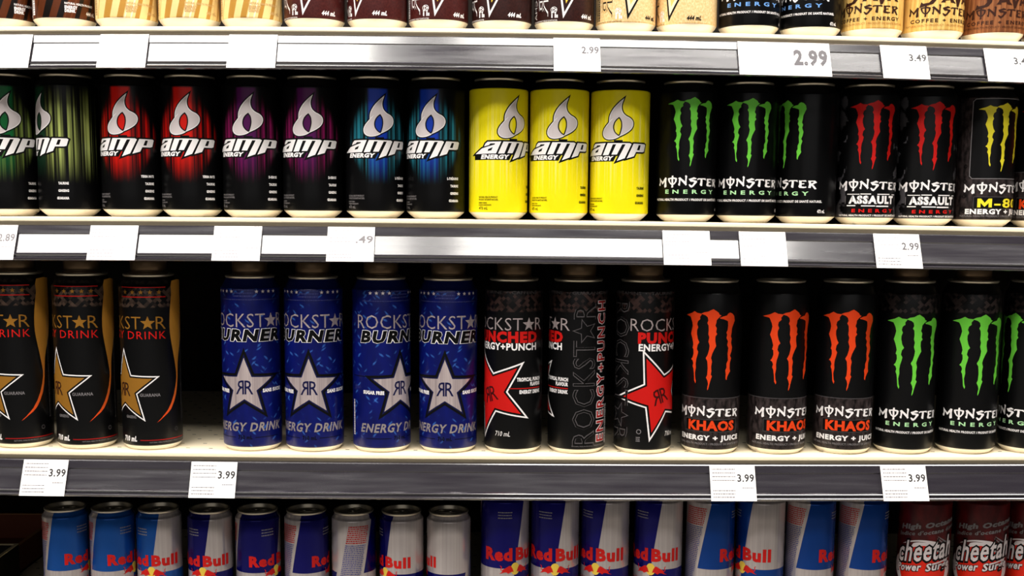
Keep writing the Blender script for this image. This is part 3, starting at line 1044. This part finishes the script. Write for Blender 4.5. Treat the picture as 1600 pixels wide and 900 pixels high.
S_ = [(text('GUARANA', 60.5, 3.4, 21, 43, bold=0.02), GREYINK, 1), (text('GINSENG', 36, 3.0, 2, 16, bold=0.02), GREYINK, 1),
      (text('710 mL', 10.4, 5.4, -3, 16, bold=0.05, shear=0.15), WHITE, 1), (rect(20, 11.2, 78, 12.2), DARKRED, 1), (text(LEGAL, 8.4, 1.6, 30, 84, bold=0.0), GREYINK, 1),
      (rect(0, 182, 52, 182.9), REDINK, 1), (rect(0, 171.2, 52, 172.1), REDINK, 1)]
S_ += [(tri([star_pts(2.9, 6 + 9.6 * k, 177)]), GOLDINK, 1) for k in range(5)]
SIDE = 'Recommended Use: Developed for periods of increased mental and physical exertion'
S_ += [(text(SIDE, 0, 1.8, 0, 118, rot=math.pi / 2, pivot=(0, 0)), GREYINK, 1)]
S_[-1] = (xf(S_[-1][0], lambda u, v: (u + 74.5, v + 32)), GREYINK, 1)
S_.append((xf(text(SIDE, 0, 1.8, 0, 118, rot=math.pi / 2, pivot=(0, 0)), lambda u, v: (u + 78.0, v + 28)), DIMINK, 1))
S_.append((stroke(ellipse(62, 22, 2.0, 2.0, 12), 0.6), DIMINK, 1))
proto('star_gold', R0, parts + [*prints('star_emblem', E_, R0), *prints('lettering', L_, R0), *prints('swoosh', W_, R0), *prints('small_print', S_, R0)])

# blue
parts = tall_can('star_blue', burner_paint(), mat('blue_shoulder_paint', (6, 16, 74), 0.3, spec=0.5))
SILVERSTREAK = mat('streaked_silver_ink', (200, 186, 188), 0.25, metal=0.4)
_n = Nodes(SILVERSTREAK)
_tc = SILVERSTREAK.node_tree.nodes.new('ShaderNodeTexCoord')
_mp = SILVERSTREAK.node_tree.nodes.new('ShaderNodeMapping')
_mp.inputs['Scale'].default_value = (320, 320, 6)
SILVERSTREAK.node_tree.links.new(_tc.outputs['Object'], _mp.inputs[0])
_n.color(_n.mix(_n.noise(_mp.outputs[0], 1.0, 3.0), (140, 124, 132), (244, 228, 224)))
E_ = [(stroke(star_pts(42, 0, SV), 1.3), INKBLACK, 0), (tri([star_pts(38.5, 0, SV)]), NAVY, 0), (stroke(star_pts(38.5, 0, SV), 1.2), INKBLACK, 1), (tri([star_pts(32.5, 0, SV)]), SILVERSTREAK, 2)] + rr(NAVY, 0, SV - 0.5, 15.5, 3)
for s in (-1, 1):
    E_.append((rect(min(s * 40, s * 60), SV + 12.2, max(s * 40, s * 60), SV + 13.0), INKBLACK, 0))
L_ = rock_word(SILVERSTREAK, 0, 137.5, 15.5, bold=-0.006)
L_.append((text('BURNER', 122.6, 12.0, -47, 45, bold=0.082, track=0.075, shear=0.22), WHITE, 1))
L_.append((text('BURNER', 122.6, 12.0, -46.4, 44.4, bold=0.05, track=0.075, shear=0.22), INKBLACK, 2))
L_.append((text('ENERGY DRINK', 21.5, 9.2, -47, 44, bold=0.03, shear=0.22, gap=1.05), SILVER, 1))
S_ = [(text('SUGAR FREE', SV - 6.5, 3.6, -43, -19, bold=0.06, slope=-0.03), WHITE, 3), (text('SANS SUCRE', SV - 6.5, 3.6, 20, 46, bold=0.06, slope=0.03), WHITE, 3),
      (text('710 mL', 12.6, 4.0, -8, 8, bold=0.03), INKBLACK, 1), (rect(-40, 14, -11, 14.6), INKBLACK, 1), (rect(11, 14, 40, 14.6), INKBLACK, 1)]
S_ += [(tri([star_pts(2.3, -34 + 7.0 * k, 177.5)]), PALE, 1) for k in range(11) if k not in (4, 5, 6)]
S_ += [(bars(-11, 11, 170, 180, 3.4, 1.5, 5), DKBLUE, 1), (bars(-44, 44, 166, 169, 3.0, 1.0, 6), DKBLUE, 1)]
S_.append((xf(bars(0, 40, 0, 3.6, 4.6, 3.2, 11), lambda u, v: (-58 - v, 16 + u)), PALE, 1))
proto('star_blue', R0, parts + [*prints('star_emblem', E_, R0, dv=2.0), *prints('lettering', L_, R0, dv=2.0), *prints('small_print', S_, R0, dv=2.0)])

# red
parts = tall_can('star_red', band_paint('black_red_band_can_paint', BLACK, (70, 50, 46), 160, 183, 0.7), SHOULDER_K)
E_ = [(tri([star_pts(55, 0, 68, 113)]), WHITE, 0), (tri([star_pts(50.0, 0, 68, 113)]), INKBLACK, 1), (tri([star_pts(44, 0, 68, 113)]), REDINK, 2)] + rr(mat('deep_red_ink', (60, 6, 6), 0.4), 0, 66, 17, 3, rot=math.radians(18))
WC = 15.0
L_ = rock_word(SILVERSTREAK, WC, 139, 14.2)
L_.append((text('PUNCHED', 126, 11.0, WC - 42, WC + 43, bold=0.06), REDINK, 1))
L_.append((text('ENERGY+PUNCH', 117, 7.4, WC - 41, WC + 42, bold=0.035), WHITE, 1))
S_ = [(text('TROPICAL PUNCH', 82, 3.8, 33, 65, bold=0.05), WHITE, 1), (text('FLAVOUR', 76.6, 3.8, 49, 65, bold=0.05), WHITE, 1), (rect(24, 73.4, 65, 74.3), REDINK, 1), (text('ENERGY DRINK', 68, 3.8, 36, 65, bold=0.05), WHITE, 1),
      (text('710 mL', 20, 5.4, 8, 26, bold=0.0, shear=0.15), WHITE, 1), (text(LEGAL, 8.6, 1.6, 70, 122), GREYINK, 1), (stroke(ellipse(-24, 26, 2.4, 2.4, 12), 0.8), GREYINK, 1), (xf(bars(0, 9, 0, 5, 2.0, 1.2, 3), lambda u, v: (u * 0.5 - 27, v + 15)), GREYINK, 1)]
S_ += [(text('GINSENG  •  B-VITAMINS  •  TAURINE  •  CAFFEINE  •  GUARANA', 180, 3.4, -103, 103), DIMINK, 1)]
V_ = []
for uu, sgn in ((95.5, 1), (-62.5, -1)):
    base_word = [(text('ROCKST', 0, 25, 0, 118, bold=0.008), DIMINK, 1), (text('ROCKST', 0, 25, 0, 118, bold=-0.016), INKBLACK, 2), (stroke(star_pts(13.5, 129, 12), 0.8), DIMINK, 2), (text('R', 0, 25, 142, 160, bold=0.008), DIMINK, 1), (text('R', 0, 25, 142, 160, bold=-0.016), INKBLACK, 2)]
    for s, m, ly in base_word:
        V_.append((xf(s, (lambda x, y: (uu - y, 10 + x)) if sgn > 0 else (lambda x, y: (uu + y, 172 - x))), m, ly))
V_.append((xf(text('ENERGY+PUNCH', 0, 12.5, 0, 160, bold=0.06, track=0.05, gap=1.1), lambda x, y: (112 - y, 13 + x)), PALE, 1))
V_.append((xf(text('ENERGY+PUNCH', 0, 12.5, 0.6, 159.4, bold=0.015, track=0.05, gap=1.1), lambda x, y: (112 - y, 13 + x)), DARKRED, 2))
bc = []
rnd = random.Random(4)
z = 11.0
bc.append((rect(116, 10, 131, 54), WHITE, 1))
while z < 52:
    w = rnd.choice((0.5, 0.9, 1.4))
    bc.append((rect(116.5, z, 130, z + w), INKBLACK, 2))
    z += w + rnd.choice((0.6, 1.0))
proto('star_red', R0, parts + [*prints('star_emblem', E_, R0), *prints('lettering', L_, R0), *prints('side_lettering', V_, R0), *prints('barcode', bc, R0), *prints('small_print', S_, R0)])

# ------------------------------------------------------------------ artwork: slim two-bull cans
def d_bull(pts, k):
    return [((p[0] - 830) / 16 / 1.37 * k, -(p[1] - 600) / 16 / 1.37 * k) for p in pts]

VMAP = MAP4
def bull_can(key, blue_name, blue, r, H, foot, tab):
    q = 2 * math.pi * r / 4
    paint = bull_paint(blue_name, blue, r)
    parts = can_meshes(key, r, H, paint, 7.0, r - 5.5, r - 3.2, 8.5, paint, tab=tab)
    k = r / 27.5
    vt = 74.5 if r < 26.5 else 84.0
    th = 11.6 * (0.95 if r < 26.5 else 1.12)
    L = [(text('Red', vt, th, -36 * k, -3.5 * k, bold=0.055), REDINK, 1), (text('Bull', vt, th, 0.6 * k, 34 * k, bold=0.055), REDINK, 1)]
    dv = 67.0 if r < 26.5 else 74.0
    mv = lambda pts: [(u, v + dv) for u, v in pts]
    bull = d_bull([(420, 715), (480, 690), (505, 655), (490, 640), (520, 612), (600, 570), (660, 530), (700, 515), (735, 545), (765, 600), (790, 680), (745, 670), (700, 690), (650, 715), (625, 690), (600, 680), (540, 685), (500, 705)], k)
    tail = d_bull([(445, 508), (480, 525), (497, 560), (480, 600), (488, 640), (470, 640), (462, 600), (478, 560), (462, 535)], k)
    E = [(tri([mv(ellipse(0, 0, 5.3 * k, 6.9 * k, 28))]), SUN, 1)]
    for s in (-1, 1):
        for poly in (bull, tail):
            pts = [(u * -s, v) for u, v in poly] if s < 0 else poly
            pts = [(-u, v) for u, v in poly] if s > 0 else poly
            E.append((tri([mv(pts)]), REDINK, 2))
        hl = [(u * 0.55 - s * 0 - 5.6 * k, v * 0.25 - 1.0 * k) for u, v in d_bull([(600, 600), (700, 570), (740, 640), (660, 660)], k)]
    L.append((text('ENERGY DRINK' if foot == 'energy' else 'SUGARFREE', dv - 17 * k, 6.0 * k, -34 * k, 34 * k, bold=-0.005, gap=1.3), DARKRED if foot == 'energy' else REDINK, 1))
    S = []
    # ingredients on the silver panel left of the blue front
    slant = 0.19
    kk = r / 25.0
    left = -83 * kk
    right = -59.5 * kk
    hi, mid, lo = H - 14, H - 34, (dv - 46 * k)
    s1 = bars(left + slant * (mid - dv), right + slant * (mid - dv), mid, hi, 2.3, 1.4, 21, slant)
    s2 = bars(left + slant * (lo - dv), right + slant * (lo - dv), lo, mid - 1.5, 2.15, 1.15, 22, slant)
    S.append((s1, DARKRED, 1))
    S.append((s2, DKBLUE, 1))
    S.append((bars(-20 * k, -4 * k, H - 26, H - 19, 3.2, 1.2, 7), GREYINK, 1))
    proto(key, r, parts + [*prints('lettering', L, r), *prints('bull_emblem', E, r), *prints('small_print', S, r)])

bull_can('bull_small_light', 'light_blue_slim_can_paint', (24, 84, 168), 25.0, 135, 'sugar', True)
bull_can('bull_small_dark', 'dark_blue_slim_can_paint', (14, 12, 104), 25.0, 135, 'energy', True)
bull_can('bull_tall_dark', 'dark_blue_medium_can_paint', (16, 12, 112), 27.5, 158, 'energy', False)
bull_can('bull_tall_light', 'light_blue_medium_can_paint', (14, 66, 150), 27.5, 158, 'sugar', False)

# ------------------------------------------------------------------ artwork: maroon cans
RC = 29.0
MAROON = grain_paint('maroon_can_paint', (58, 5, 8), (86, 9, 12), 0.1, 0.05)
parts = can_meshes('maroon', RC, 158, MAROON, 8, 23, 24, 9, MAROON)
def d_ch(pts):
    return dig(pts, 1400, 790, 8.18, 1443, 984, 39.5, RC, 1.37)
SL = math.tan(math.radians(10))
HOT = mat('bright_red_panel_ink', (214, 34, 14), 0.4)
E_ = []
E_.append((tri([d_ch(ellipse(345, 760, 315, 330, 40))]), PALE, 0))
E_.append((tri([d_ch(ellipse(350, 765, 268, 322, 40))]), HOT, 1))
E_.append((tri([d_ch(smooth([(105, 462, 1), (190, 405), (290, 378), (380, 372), (470, 380), (520, 400, 1), (470, 440), (380, 440), (280, 462), (215, 485, 1), (230, 430), (300, 405), (390, 400), (290, 398), (200, 420)], 3))]), PALE, 2))
E_.append((tri([d_ch([(505, 345), (520, 345), (585, 405), (570, 408)])]), GREYINK, 2))
E_.append((tri([d_ch([(515, 322), (525, 320), (620, 395), (600, 400)])]), GREYINK, 2))
L_ = []
def sl_text(s, pts_left, h, u1, ink, ly, bold, gap=1.0, shear=0.15, sl=SL):
    (u0, v0) = d_ch([pts_left])[0]
    return (text(s, v0, h, u0, u1, bold=bold, track=0.035, shear=shear, slope=sl, gap=gap), ink, ly)
L_.append(sl_text('High Octane', (90, 272), 5.6, 40, GREYINK, 3, 0.05))
L_.append(sl_text("Indice d'octane élevé", (75, 362), 4.4, 43, GREYINK, 3, 0.03))
L_.append(sl_text('cheetah', (60, 702), 24, 36.6, INKBLACK, 3, 0.085, shear=0.12))
L_.append(sl_text('cheetah', (68, 696), 24, 35.3, PALE, 4, 0.018, shear=0.12))
L_.append(sl_text('Power', (62, 826), 8.4, -1.5, INKBLACK, 4, 0.09))
L_.append(sl_text('Power', (66, 822), 8.4, -1.8, PALE, 5, 0.03))
L_.append(sl_text('Surge', (380, 770), 8.4, 34, INKBLACK, 4, 0.09))
L_.append(sl_text('Surge', (386, 767), 8.4, 33.6, PALE, 5, 0.03))
L_.append((tri([d_ch([(440, 672), (640, 602), (632, 620), (450, 690)])]), PALE, 4))
proto('maroon', RC, parts + [*prints('round_emblem', E_, RC), *prints('lettering', L_, RC)])

# ------------------------------------------------------------------ artwork: half-seen cans of the top shelf
VMAP = MAP1
def icon_set(m, u, v, k=1.0):
    """Recycling ring and a binned can."""
    s = [(stroke(ellipse(u, v + 9 * k, 2.6 * k, 2.6 * k, 3), 0.9), m, 1), (stroke(ellipse(u, v + 9 * k, 3.4 * k, 3.2 * k, 14), 0.6), m, 1)]
    for dx in (-2.2, 1.6):
        s.append((rect(u + dx * k - 0.7, v, u + dx * k + 0.8, v + 4.6 * k), m, 1))
        s.append((tri([ellipse(u + dx * k, v + 5.8 * k, 1.0, 1.0, 10)]), m, 1))
    s.append((rect(u + 2.8 * k, v, u + 4.4 * k, v + 3.4 * k), m, 1))
    return s

def v_can(key, paint, line, inner, out, rim):
    """Can whose big star ends in a V near the foot."""
    parts = can_meshes(key, R0, 161, paint, 11.0, 24.0, 26.0, 13.2, paint)
    # the star stands on one point; slightly turned
    tip = (-8.0, 13.5)
    R = 50.0
    cu, cv = tip[0] + R * math.sin(0.17), tip[1] + R * math.cos(0.17)
    a = 270 - math.degrees(0.17)
    E = [(tri([star_pts(R, cu, cv, a, 0.37)]), line, 1), (tri([star_pts(R - 7.0, cu, cv, a, 0.37)]), rim, 2), (tri([star_pts(R - 17, cu, cv, a, 0.37)]), inner, 3)]
    S = [(text('444 mL', 14.6, 4.6, 12, 28, bold=0.05, shear=0.2), out, 1)]
    S += icon_set(line if line is not INKBLACK else WHITE, -18, 14.5)
    S += [(text(LEGAL, 10.8, 1.7, -48, -14), out, 1)]
    V = [(xf(text('R', 0, 22, 0, 22, bold=0.012), lambda x, y: (-25 - y * 0.62, 38 - x)), out, 1), (xf(text('R', 0, 22, 0, 22, bold=-0.016), lambda x, y: (-25 - y * 0.62, 38 - x)), MATS['v_fill_' + key], 2)]
    word = text('MOCHA', 0, 6.0, 0, 40) if key == 'v_dark' else bars(0, 40, 0, 6, 3.4, 2.2, 8)
    V.append((xf(word, lambda x, y: (-42 - y, 54 - x)), out, 1))
    proto(key, R0, parts + [*prints('star_emblem', E, R0), *prints('side_lettering', V, R0), *prints('small_print', S, R0)])

for kk, c1, c2, ln, inn, ot, rm in (('v_maroon', (58, 17, 16), (76, 29, 26), WHITE, SUN, WHITE, None), ('v_dark', (36, 14, 12), (54, 24, 20), WHITE, SUN, WHITE, None), ('v_light', (226, 186, 126), (244, 214, 164), INKBLACK, mat('pale_gold_ink', (224, 200, 110), 0.4), INKBLACK, None)):
    p_ = stripe_paint('hatched_' + kk + '_paint', c1, c2, c1, 0.9) if False else grain_paint(kk + '_paint', c1, c2, 0.5, 0.35)
    mat('v_fill_' + kk, c1, 0.35)
    v_can(kk, p_, ln, inn, ot, mat('v_rim_' + kk, c1, 0.35) if kk != 'v_light' else mat('cream_ink', (246, 226, 190), 0.4))

def striped_can(key, paint, ink, dark):
    parts = can_meshes(key, R0, 161, paint, 11.0, 24.0, 26.0, 13.2, paint)
    S = [(text('NATURAL HEALTH PRODUCT', 26.2, 2.2, -1, 32, bold=0.04, slope=-0.03), ink, 1), (text('ENERGY', 21.2, 3.2, -1, 12, bold=0.06), ink, 1), (text('DRINK', 17.2, 3.2, -1, 10, bold=0.06), ink, 1), (text('444 mL', 15.6, 4.0, 22, 35, bold=0.04), ink, 1)]
    V = [(rect(-44.5, 11.5, -43.6, 146), ink, 1), (xf(bars(0, 70, 0, 5, 6.0, 4.6, 9), lambda x, y: (-37 - y, 84 - x)), ink, 1)]
    proto(key, R0, parts + [*prints('side_lettering', V, R0), *prints('small_print', S, R0)])

striped_can('stripe_brown', stripe_paint('brown_striped_can_paint', (86, 40, 15), (14, 8, 5), (104, 56, 28), -0.30), WHITE, INKBLACK)
striped_can('stripe_gold', stripe_paint('gold_striped_can_paint', (240, 212, 146), (186, 136, 58), (250, 236, 204), -0.22), mat('cream_brown_ink', (202, 164, 108), 0.4), INKBLACK)

# ------------------------------------------------------------------ stand the cans
G1, G2, G3, G4 = 'cans on the top shelf', 'cans on the second shelf', 'tall cans on the third shelf', 'slim cans on the bottom shelf'
row1 = [
    ('stripe_brown', 6, 12, 'brown striped can cut off by the left edge, on the top shelf'),
    ('stripe_brown', 102, 1, 'brown striped can with white small print beside the gold striped cans'),
    ('stripe_gold', 199, 0, 'gold and cream striped can next to the brown striped can'),
    ('stripe_gold', 297, -4, 'gold and cream striped can between two others like it'),
    ('stripe_gold', 394, -2, 'gold and cream striped can next to the maroon cans'),
    ('v_maroon', 492, -5, 'maroon can with white V point, next to the gold striped can'),
    ('v_maroon', 590, -18, 'maroon can with white V point, middle one of three maroon cans'),
    ('v_maroon', 685, 4, 'maroon can with white V point and outlined letter, next to the dark brown cans'),
    ('v_dark', 784, -6, 'dark brown can with white V point, left one of two, next to a maroon can'),
    ('v_dark', 881, 7, 'dark brown can with white V point, right one of two, next to a cream can'),
    ('v_light', 977, 10, 'cream can with black V point, next to the dark brown can'),
    ('v_light', 1072, -12, 'cream can with black V point, next to the black cans'),
    ('claw_blue', 1169, 6, 'black can with pale blue lettering, left one of two, on the top shelf'),
    ('claw_blue', 1265, -16, 'black can with pale blue lettering beside the wood-grain cans'),
    ('coffee_gold', 1361, -5, 'pale wood-grain coffee can with dark lettering, beside the black can'),
    ('coffee_gold', 1455, 14, 'pale wood-grain coffee can with dark lettering, beside the brown one'),
    ('coffee_brown', 1549, 9, 'brown wood-grain coffee can, right end of the top shelf'),
    ('coffee_brown', 1645, 0, 'brown wood-grain coffee can cut off by the right edge'),
]
for k, px, spin, lab in row1:
    place(k, px, 42 + max(0, px - 500) * 0.02, 0, 4.0, spin, lab, G1)

row2 = [
    ('flame_green', 17, -2, 'black can with green stripe and white flame, cut off by the left edge'),
    ('flame_olive', 111, -34, 'black can with olive streaks, its flame turned to the left edge'),
    ('flame_red', 209.5, -9.5, 'black and red can with white flame, left one of the two red ones'),
    ('flame_red', 302, -7, 'black and red can with white flame, next to the purple cans'),
    ('flame_purple', 397, -5, 'black and purple can with white flame, next to the red can'),
    ('flame_purple', 490, -5, 'black and purple can with white flame, next to the blue can'),
    ('flame_blue', 587, 4.5, 'black and blue can with white flame, next to the purple can'),
    ('flame_blue', 681, -6, 'black and blue can with white flame, next to the yellow can'),
    ('flame_yellow', 778, 16.6, 'bright yellow can with flame turned to the right, leftmost of the three yellow'),
    ('flame_yellow', 872, 4, 'bright yellow can with white flame, middle of the three yellow'),
    ('flame_yellow', 966, -2, 'bright yellow can with white flame, next to the green claw cans'),
    ('claw_green', 1070, 7, 'black can with three green claw marks, next to the yellow can'),
    ('claw_green', 1164, 4, 'black can with three green claw marks, middle of the three short green ones'),
    ('claw_green', 1257, -25, 'black can turned left so two green claw marks show, beside the camouflage can'),
    ('claw_assault', 1349, 9.5, 'black camouflage can with red claw marks, left one of two'),
    ('claw_assault', 1440, 12, 'black camouflage can with red claw marks, next to the yellow claw can'),
    ('claw_m80', 1531, 22, 'dark grey can with three yellow claw marks'),
    ('claw_khaos_small', 1625, 1, 'dark can with orange lettering cut off by the right edge, second shelf'),
]
for k, px, spin, lab in row2:
    place(k, px, 338 + px * 0.011, 1, 10.0, spin, lab, G2)

row3 = [
    ('star_gold', 38, -40, 'tall black can with gold star and swoosh, cut off by the left edge'),
    ('star_gold', 138, -36, 'tall black can with gold star and swoosh, middle of the three gold-star cans'),
    ('star_gold', 240, -34, 'tall black can with gold star and swoosh, beside the empty gap'),
    ('star_blue', 396, -8.7, 'tall blue can with silver star, beside the empty gap'),
    ('star_blue', 492.5, -6, 'tall blue can with silver star, second from the gap'),
    ('star_blue', 597, 21.7, 'tall blue can turned so its silver star faces right'),
    ('star_blue', 700, -3.6, 'tall blue can with silver star, beside the red-star cans'),
    ('star_red', 801, -29, 'tall black can with half a red star, beside the blue can'),
    ('star_red', 900, -75, 'tall black can with vertical outlined lettering and barcode'),
    ('star_red', 1003, 20, 'tall black can with a tilted whole red star'),
    ('claw_khaos', 1108, 0, 'tall black can with orange claw marks, beside the red-star can'),
    ('claw_khaos', 1211, 16, 'tall black can with orange claw marks, middle of three orange'),
    ('claw_khaos', 1314, 7, 'tall black can with orange claw marks, beside the tall green-claw can'),
    ('claw_green_tall', 1409, 11.5, 'tall black can with green claw marks, beside the orange-claw can'),
    ('claw_green_tall', 1506, 15, 'tall black can with green claw marks, second from the right edge'),
    ('claw_green_tall', 1604, -21, 'tall black can with green claw marks cut off by the right edge'),
]
for k, px, spin, lab in row3:
    place(k, px, 698, 2, 6.0, spin, lab, G3)

row4 = [
    ('bull_small_light', 104, 30, 'slim light blue can, leftmost of the slim cans'),
    ('bull_small_light', 177, 26, 'slim light blue can, second from the left'),
    ('bull_small_light', 249.5, -10, 'slim can half light blue, half silver'),
    ('bull_small_dark', 329, -9.5, 'slim can half dark blue, half silver, fourth from the left'),
    ('bull_small_dark', 403.5, 22, 'slim dark blue can whose front is nearly all blue'),
    ('bull_small_dark', 479.5, 38, 'slim can with printed silver strip left of its dark blue panel'),
    ('bull_small_dark', 553, 67, 'slim silver can turned to its ingredients text'),
    ('bull_small_dark', 627.5, -20.7, 'slim silver can with a narrow dark blue strip on its left'),
    ('bull_small_dark', 701, -46, 'slim nearly all silver can, rightmost of the short slim cans'),
    ('bull_tall_dark', 789, 12, 'taller slim dark blue can, leftmost of the taller ones'),
    ('bull_tall_dark', 867, 0.5, 'taller slim can mostly dark blue with a narrow silver wedge'),
    ('bull_tall_dark', 945, -10.5, 'taller slim can half dark blue, half silver, third of the taller ones'),
    ('bull_tall_dark', 1028, -7.7, 'taller slim can half dark blue, half silver, beside the light blue ones'),
    ('bull_tall_light', 1109, 48, 'taller slim light blue can with printed silver strip, beside the dark blue one'),
    ('bull_tall_light', 1187, -20.5, 'taller slim can mostly silver with light blue edge'),
    ('bull_tall_light', 1265, 47, 'taller slim light blue can with printed silver strip, between light blue ones'),
    ('bull_tall_light', 1347, 48, 'taller slim light blue can with printed silver strip, beside the maroon cans'),
    ('maroon', 1443, 0, 'maroon can with silver lettering, beside the light blue slim can'),
    ('maroon', 1532, 0, 'maroon can with silver lettering, second of the maroon ones'),
    ('maroon', 1612, -7, 'maroon can cut off by the right edge'),
]
for k, px, spin, lab in row4:
    short = 'small' in k
    place(k, px, 850, 3, 8.0, spin, lab, G4)

# ------------------------------------------------------------------ price tags in the channels
PAPER = mat('white_tag_paper', (244, 240, 238), 0.55, spec=0.25)
TAGINK = mat('price_ink', (44, 41, 44), 0.5)
TAGGREY = mat('faint_price_ink', (122, 117, 120), 0.5)
FAINT = mat('faded_print', (176, 170, 173), 0.5)

def tag(i, px0, px1, label, price='', ink=None, big=False, seed=0, lines=True, s0=0.02, s1=1.02, faint=False):
    zf = SHELF[i]
    ym = on_rail(0.5, 2.6)[0] * MM
    row_py = (80, 385, 745)[i]
    xa, xb = at(px0, row_py, ym).x, at(px1, row_py, ym).x
    xm = (xa + xb) / 2
    w = (xb - xa) * 1000
    h = (s1 - s0) * _l
    y, z = on_rail(s1, 2.7)
    tilt = math.atan2(R_DIR[0], R_DIR[1])   # lean of the face
    t = thing('price_tag', label, 'price tag', 'price tags in the shelf channels', (xm, y * MM, zf(xm) + z * MM))
    slope = (zf(xm + 0.02) - zf(xm - 0.02)) / 0.04
    ux = Vector((1, 0, slope)).normalized()
    up = Vector((0, -R_DIR[0], -R_DIR[1])).normalized()
    nn = Vector((0, R_NRM[0], R_NRM[1])).normalized()
    def P(a, b, n):
        return ux * (a * MM) + up * (b * MM) + nn * (n * MM)
    bm = bmesh.new()
    vs = [bm.verts.new(P(a, b, n)) for n in (0.0, 0.35) for a, b in ((-w / 2, 0), (w / 2, 0), (w / 2, h), (-w / 2, h))]
    for f in ((0, 3, 2, 1), (4, 5, 6, 7), (0, 1, 5, 4), (1, 2, 6, 5), (2, 3, 7, 6), (3, 0, 4, 7)):
        bm.faces.new([vs[k] for k in f])
    link('paper', finish('paper', bm, PAPER, smooth=False), t)
    bm = bmesh.new()
    mats = []
    shapes = []
    if price:
        shapes.append((text(price, h * (0.34 if big else 0.54), h * (0.42 if big else 0.20), w * (0.10 if big else 0.10), w * 0.47, bold=0.05 if big else 0.025), ink or TAGINK))
    if lines:
        li = FAINT if faint else TAGGREY
        shapes.append((bars(-w * 0.45, w * 0.06, h * 0.56, h * 0.90, 4.2, 1.1, seed), FAINT if i < 2 else TAGGREY))
        shapes.append((bars(w * 0.20, w * 0.45, h * 0.34, h * 0.38, 4.2, 1.0, seed + 1), li))
        shapes.append((bars(-w * 0.45, w * 0.04, h * 0.10, h * 0.30, 3.6, 1.1, seed + 2), li))
    for sh, m in shapes:
        if m not in mats:
            mats.append(m)
        vv = [bm.verts.new(P(a, b, 0.42)) for a, b in sh[0]]
        for f in sh[1]:
            fc = bm.faces.new([vv[k] for k in f])
            fc.normal_update()
            if fc.normal.dot(nn) < 0:
                fc.normal_flip()
            fc.material_index = mats.index(m)
    if shapes:
        link('print', finish('print', bm, mats, smooth=False), t)
    return t

MID = mat('mid_price_ink', (88, 84, 88), 0.5)
tag(0, -22, 48, 'white price tag cut off by the left edge, under the brown can', '', seed=1, faint=True)
tag(0, 154, 230, 'blank white price tag in the top channel under the gold striped can', '', seed=4, lines=False)
tag(0, 356, 432, 'blank white price tag in the top channel, right of another blank one', '', seed=7, lines=False)
tag(0, 865, 938, 'white price tag reading 2.99 in small figures on the top channel', '2.99', MID, seed=10, faint=True)
tag(0, 1154, 1298, 'wide white price tag with large 2.99 on the top channel', '2.99', MID, big=True, seed=13, faint=True)
tag(0, 1378, 1451, 'white price tag reading 3.49 on the top channel', '3.49', TAGINK, seed=16, faint=True)
tag(0, 1541, 1616, 'white price tag cut off by the right edge on the top channel', '3.49', TAGINK, seed=19, faint=True)
tag(1, -46, 25, 'white price tag cut off by the left edge on the second channel', '2.89', TAGGREY, seed=22, faint=True)
tag(1, 139, 214, 'white price tag under the red flame cans on the second channel', '', seed=25, faint=True)
tag(1, 333, 408, 'white price tag under the purple flame can on the second channel', '', seed=28, faint=True)
tag(1, 511, 585, 'white price tag under the blue flame can on the second channel', '.49', TAGGREY, seed=31, faint=True)
tag(1, 1036, 1110, 'white price tag under the first green claw can', '', seed=34, faint=True)
tag(1, 1156, 1229, 'white price tag under the second green claw can', '', seed=37, faint=True)
tag(1, 1367, 1439, 'white price tag reading 2.99 under the camouflage cans', '2.99', MID, seed=40)
tag(2, 34, 104, 'white price tag reading 3.99, under the gold-star cans at the left', '3.99', TAGINK, seed=43)
tag(2, 297, 369, 'white price tag reading 3.99, under the empty gap', '3.99', TAGINK, seed=46)
tag(2, 1110, 1181, 'white price tag reading 3.99, under the orange-claw cans', '3.99', TAGINK, seed=49)
tag(2, 1378, 1449, 'white price tag reading 3.99, under the tall green-claw cans', '3.99', TAGINK, seed=52)

# ------------------------------------------------------------------ cartons in the dark left corner of the bottom shelf
def carton(name, label, x0, x1, y0, y1, h, body, edge, loc_i=3):
    z = SHELF[loc_i]((x0 + x1) / 2)
    t = thing(name, label, 'box', None, ((x0 + x1) / 2, (y0 + y1) / 2, z))
    w, d = (x1 - x0) / 2, (y1 - y0) / 2
    th = 0.0025
    bm = bmesh.new()
    box_bm(bm, -w, w, -d, d, 0, th)
    for a in ((-w, w, -d, -d + th), (-w, w, d - th, d), (-w, -w + th, -d + th, d - th), (w - th, w, -d + th, d - th)):
        box_bm(bm, a[0], a[1], a[2], a[3], 0.0, h)
    link('tray', finish('tray', bm, body, smooth=False), t)
    bm = bmesh.new()
    for a in ((-w, w, -d, -d + 0.004), (-w, w, d - 0.004, d), (w - 0.004, w, -d + 0.004, d - 0.004)):
        box_bm(bm, a[0], a[1], a[2], a[3], h, h + 0.0012)
    link('rim', finish('rim', bm, edge, smooth=False), t)
    return t

p = at(24, 853, 0.14)
carton('display_box', 'dark open display box with pale rim at the left edge, bottom shelf', p.x - 0.22, p.x, 0.006, 0.15, p.z - SHELF[3](p.x - 0.1) - 0.001, mat('dark_carton', (20, 14, 11), 0.6), mat('pale_carton_edge', (226, 204, 160), 0.6))
p = at(56, 834, 0.26)
carton('cardboard_box', 'brown cardboard box in shadow behind the display box', p.x - 0.16, p.x, 0.20, 0.36, p.z - SHELF[3](p.x - 0.1), mat('brown_carton', (120, 62, 38), 0.6), mat('brown_carton_edge', (176, 124, 80), 0.6))
